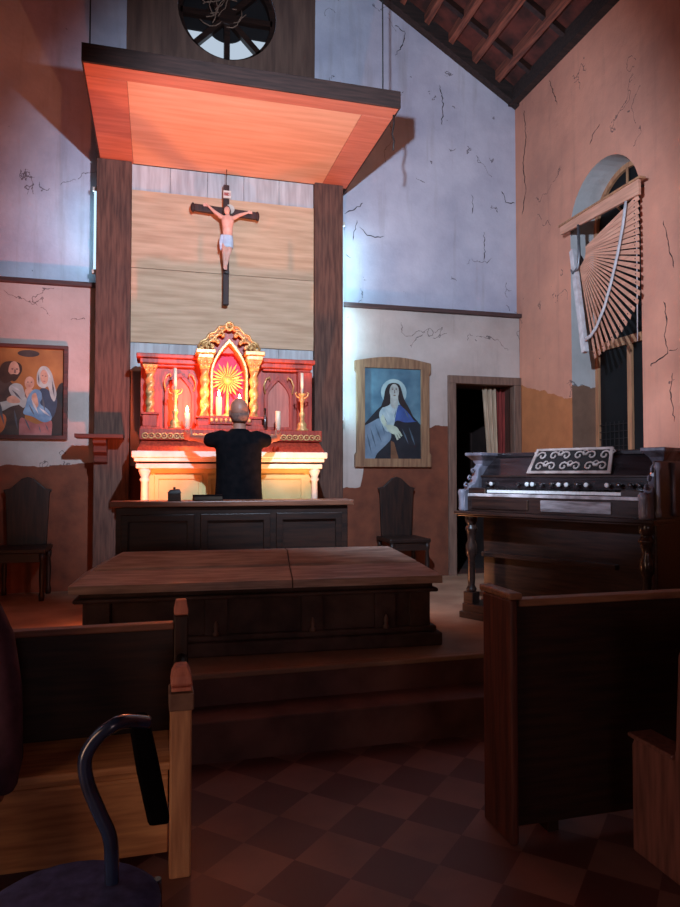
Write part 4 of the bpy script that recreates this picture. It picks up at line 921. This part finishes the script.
u = MB(WO); u.box((.05, 2.625, .62), (.142, 2.765, .685)); u.build('post_block', STONE, e_, .006).location = (0, 0, 0)
u = MB(WO); u.box((.058, 2.63, .69), (.134, 2.76, .705)); u.loft([[(.096 - q, 2.695 - r_, z), (.096 + q, 2.695 - r_, z), (.096 + q, 2.695 + r_, z), (.096 - q, 2.695 + r_, z)] for q, r_, z in ((.034, .05, .705), (.040, .06, .715), (.036, .056, .745), (.022, .04, .775))], smooth=False); u.build('finial', ROSEW, e_, .005).location = (0, 0, 0)
u = MB(WO); u.tube([(.096, 2.76, .66), (.10, 2.86, .69), (.105, 2.99, .72)], .024, 8); u.build('arm_rest', DARKWOOD, p3)
u = MB(WO); u.box((-1.56, 2.64, 0), (-1.5, 3.06, .9)); u.build('end_panel', DARKWOODZ, p3, .006)

# ------------------------------------------------------------------ tubular chair in the near left corner
tc = thing('tubular_chair', 'black bent-tube armchair with navy seat in the near left corner', 'chair', (-.2, 1.92, 0))
TO = tc.location
TUBE = mat('blue_sheen_black_tube', (.03, .055, .14), .2, (.012, .02, .05), 6, bump=0, coat=1)  # blue base tint stands in for a cool highlight on the tube
NAVY = mat('navy_upholstery', (.07, .08, .22), .9, (.035, .04, .12), 24, bump=.4)
u = MB(TO); u.rings([(-.21, 1.90, .335, .20, .19), (-.21, 1.90, .345, .225, .215), (-.21, 1.90, .385, .23, .22), (-.21, 1.90, .405, .20, .19), (-.21, 1.90, .412, .10, .09)], 28); u.build('seat_cushion', NAVY, tc)
def smooth_path(P, n=6):
    P = [Vector(p) for p in P]; out = []
    for i in range(len(P) - 1):
        p0, p1, p2_, p3_ = P[max(i-1, 0)], P[i], P[i+1], P[min(i+2, len(P)-1)]
        for k in range(n):
            t = k / n
            out.append(.5*((2*p1) + (p2_ - p0)*t + (2*p0 - 5*p1 + 4*p2_ - p3_)*t*t + (3*p1 - p0 - 3*p2_ + p3_)*t**3))
    return out + [P[-1]]
arm = [(-.02, 2.02, .800), (-.065, 1.98, .822), (-.104, 1.95, .828), (-.15, 1.95, .795), (-.178, 1.95, .745), (-.172, 1.95, .68), (-.14, 1.95, .595), (-.113, 1.95, .525), (-.108, 1.95, .43), (-.108, 1.95, .30)]
u = MB(TO); u.tube(smooth_path(arm), .019, 12); u.build('arm_tube', TUBE, tc)
u = MB(TO); u.plate([(-.075, .815), (-.02, .815), (.01, .68), (.045, .50), (-.015, .50), (-.05, .66)], lambda a, z, d: (a, 2.03 + d, z), .05); u.build('back_pad', BLACKCLOTH, tc, .012)
for x, y in ((-.36, 1.74), (-.36, 2.06), (.02, 1.72), (.02, 2.06)):
    u = MB(TO); u.tube([(x*.9 - .01, y, .34), (x, y, 0)], .014, 8); u.build('leg', TUBE, tc)
u = MB(TO); u.tube([(-.33, 1.75, .325), (-.33, 2.05, .325), (.01, 2.05, .325), (.01, 1.73, .325)], .013, 8, close=True); u.build('seat_frame', TUBE, tc)

# ------------------------------------------------------------------ people
def hand(u, wrist, d, side, palm_n, s_=1.0, curl=.25):
    """palm, four unequal curved fingers and a thumb; d = pointing direction, side = towards the thumb, palm_n = palm side"""
    w_, d, t_, n_ = Vector(wrist), Vector(d).normalized(), Vector(side).normalized(), Vector(palm_n).normalized()
    rot = Matrix((t_, n_, d)).transposed()
    u.ell(w_ + d*.045*s_, (.040*s_, .016*s_, .052*s_), 12, 8, rot)
    for i, (off, ln) in enumerate(((.030, .072), (.010, .080), (-.010, .074), (-.029, .058))):
        b0 = w_ + d*.08*s_ + t_*off*s_; p1 = b0 + (d + n_*curl*.5 + t_*off*2)*ln*.45*s_; p2_ = p1 + (d*.85 + n_*curl*1.2)*ln*.32*s_; p3_ = p2_ + (d*.6 + n_*curl*1.8)*ln*.24*s_
        u.limb([b0, p1, p2_, p3_], [.0095*s_, .009*s_, .008*s_, .007*s_], 8)
    b0 = w_ + d*.025*s_ + t_*.03*s_; p1 = b0 + (d*.6 + t_*.8 + n_*.3)*.035*s_; p2_ = p1 + (d*.9 + t_*.35 + n_*.3)*.03*s_
    u.limb([b0, p1, p2_], [.012*s_, .011*s_, .008*s_], 8)
def head(u, c, fy, s_=1.0):
    """head with jaw, nose, ears, brow and lips; fy = +1 faces +Y, -1 faces the camera"""
    x, y, z = c
    u.ell((x, y, z + .02*s_), (.076*s_, .096*s_, .096*s_), 18, 12)
    u.ell((x, y + fy*.022*s_, z - .045*s_), (.060*s_, .070*s_, .066*s_), 16, 10)
    u.ell((x, y + fy*.055*s_, z - .085*s_), (.032*s_, .030*s_, .024*s_), 12, 8)
    u.limb([(x, y + fy*.088*s_, z + .01*s_), (x, y + fy*.106*s_, z - .03*s_)], [.010*s_, .015*s_], 8)
    u.ell((x, y + fy*.086*s_, z + .02*s_), (.052*s_, .014*s_, .010*s_), 10, 6)
    u.ell((x, y + fy*.086*s_, z - .060*s_), (.024*s_, .010*s_, .006*s_), 10, 6); u.ell((x, y + fy*.084*s_, z - .071*s_), (.020*s_, .010*s_, .007*s_), 10, 6)
    for sx in (-1, 1): u.ell((x + sx*.077*s_, y - fy*.005*s_, z - .015*s_), (.010*s_, .020*s_, .032*s_), 8, 8)
EYEW = mat('eye_white', (.7, .68, .64), .3, bump=0)
# celebrant
ps = thing('person', 'bald person in black clothing seen from behind, arms spread, facing the altar', 'person', (.632, 5.46, .54))
u = MB()
hz = 1.462
head(u, (-.002, .0, hz), 1, .98)
u.limb([(0, -.012, 1.25), (0, -.008, 1.40)], [.058, .052])
u.rings([(0, 0, .80, .13, .09), (0, 0, 1.05, .13, .09), (0, -.005, 1.22, .15, .085), (0, -.005, 1.29, .07, .06)], 18)
HL, HR = (-.352, .17, 1.262), (.318, .19, 1.268)
for sx, el, hd in ((-1, (-.245, .04, 1.245), HL), (1, (.235, .05, 1.245), HR)):
    u.limb([(sx*.155, 0, 1.255), el], [.05, .042], 12); u.limb([el, hd], [.040, .027], 12)
    hand(u, hd, (sx*.55, .75, .2), (0, -.3, .95), (-sx*.9, .3, .1), 1.0)
    u.limb([(sx*.085, 0, .82), (sx*.09, .01, .45), (sx*.09, -.01, .09)], [.08, .058, .042], 12)
    u.limb([(sx*.09, -.02, .045), (sx*.10, .12, .028)], [.036, .028], 10)
u.build('body', SKIN, ps, remesh=.0065, smooth=3)
u = MB()
u.rings([(0, .0, .07, .245, .20), (0, 0, .30, .225, .18), (0, 0, .60, .205, .155), (0, 0, .80, .188, .142), (0, 0, .95, .180, .132), (0, 0, 1.10, .182, .130), (0, -.004, 1.21, .186, .122), (0, -.006, 1.275, .150, .098), (0, -.008, 1.31, .082, .076), (0, -.008, 1.328, .064, .064)], 28)
for sx, el in ((-1, (-.222, .03, 1.238)), (1, (.212, .035, 1.24))):
    u.limb([(sx*.14, -.002, 1.245), (sx*.18, .015, 1.24), el], [.074, .066, .060], 14)
u.build('black_robe', BLACKCLOTH, ps, remesh=.011, smooth=4)
u = MB(); u.rings([(0, -.022, hz - .085, .056, .058), (0, -.026, hz - .062, .067, .070), (0, -.022, hz - .036, .0745, .0805), (0, -.018, hz - .018, .0755, .082), (0, -.014, hz - .010, .06, .07)], 20)
u.build('hair_fringe', mat('short_grey_hair', (.17, .085, .065), .9, (.09, .045, .035), 60, bump=.4), ps, smooth=1)
for sx in (-1, 1):
    u = MB(); u.ell((sx*.03, .080, hz + .004), (.012, .010, .009), 10, 6); u.build('eye', EYEW, ps)
    u = MB(); u.limb([(sx*.10, -.04, .03), (sx*.105, .14, .03)], [.044, .038], 10); u.build('shoe', BLACK, ps)
# person at the left edge
pl_ = thing('person', 'person in dark purple clothing seated at left edge, only shoulder and arm in view', 'person', (-.80, 2.75, 0))
PURP = mat('dark_purple_cloth', (.075, .03, .055), .9, (.04, .017, .032), 18)
u = MB(); head(u, (.02, .06, 1.27), -1, 1.0)
u.limb([(0, .08, 1.02), (.01, .07, 1.19)], [.058, .052])
u.rings([(0, .07, .44, .15, .11), (0, .08, .75, .15, .11), (0, .08, .98, .17, .10), (0, .08, 1.05, .07, .06)], 18)
for sx in (-1, 1):
    u.limb([(sx*.09, .03, .50), (sx*.11, -.36, .50), (sx*.11, -.38, .08)], [.085, .06, .042], 12); u.limb([(sx*.11, -.37, .045), (sx*.12, -.50, .03)], [.036, .028], 10)
u.limb([(.18, .06, 1.0), (.25, -.02, .72), (.285, -.10, .50)], [.052, .042, .028], 12); hand(u, (.285, -.10, .50), (.05, -.15, -1), (-.3, -1, .1), (-1, .2, 0))
u.limb([(-.18, .06, 1.0), (-.24, .0, .72), (-.12, -.20, .60)], [.052, .042, .028], 12); hand(u, (-.12, -.20, .60), (.4, -.9, 0), (.9, .4, .2), (0, 0, -1))
u.build('body', SKIN, pl_, remesh=.007, smooth=3)
u = MB(); u.rings([(0, .06, .432, .20, .155), (0, .07, .60, .20, .15), (0, .08, .85, .205, .145), (0, .08, .97, .195, .125), (0, .08, 1.035, .13, .09), (0, .075, 1.075, .068, .066)], 24)
u.limb([(.16, .07, .985), (.215, .05, .88), (.262, -.02, .72), (.29, -.10, .50), (.292, -.12, .43)], [.082, .078, .070, .062, .048], 14)
u.limb([(-.16, .07, .985), (-.25, .0, .71), (-.14, -.17, .61)], [.08, .066, .048], 14)
u.build('jacket', PURP, pl_, remesh=.012, smooth=4)
u = MB(); 
for sx in (-1, 1): u.limb([(sx*.09, .03, .525), (sx*.11, -.36, .50), (sx*.11, -.385, .10)], [.088, .078, .062], 14)
u.build('trousers', mat('dark_trouser_cloth', (.03, .025, .035), .9), pl_, remesh=.012, smooth=3)
u = MB(); u.rings([(.02, .09, 1.20, .072, .07), (.02, .095, 1.28, .088, .092), (.02, .085, 1.35, .082, .09), (.02, .075, 1.395, .04, .05)], 18); u.build('hair', mat('black_hair', (.02, .015, .015), .7, bump=.3), pl_, smooth=1)
for sx in (-1, 1):
    u = MB(); u.ell((.02 + sx*.03, -.022, 1.274), (.012, .010, .009), 10, 6); u.build('eye', EYEW, pl_)
    u = MB(); u.limb([(sx*.11, -.35, .042), (sx*.12, -.52, .038)], [.046, .038], 10); u.build('shoe', BLACK, pl_)
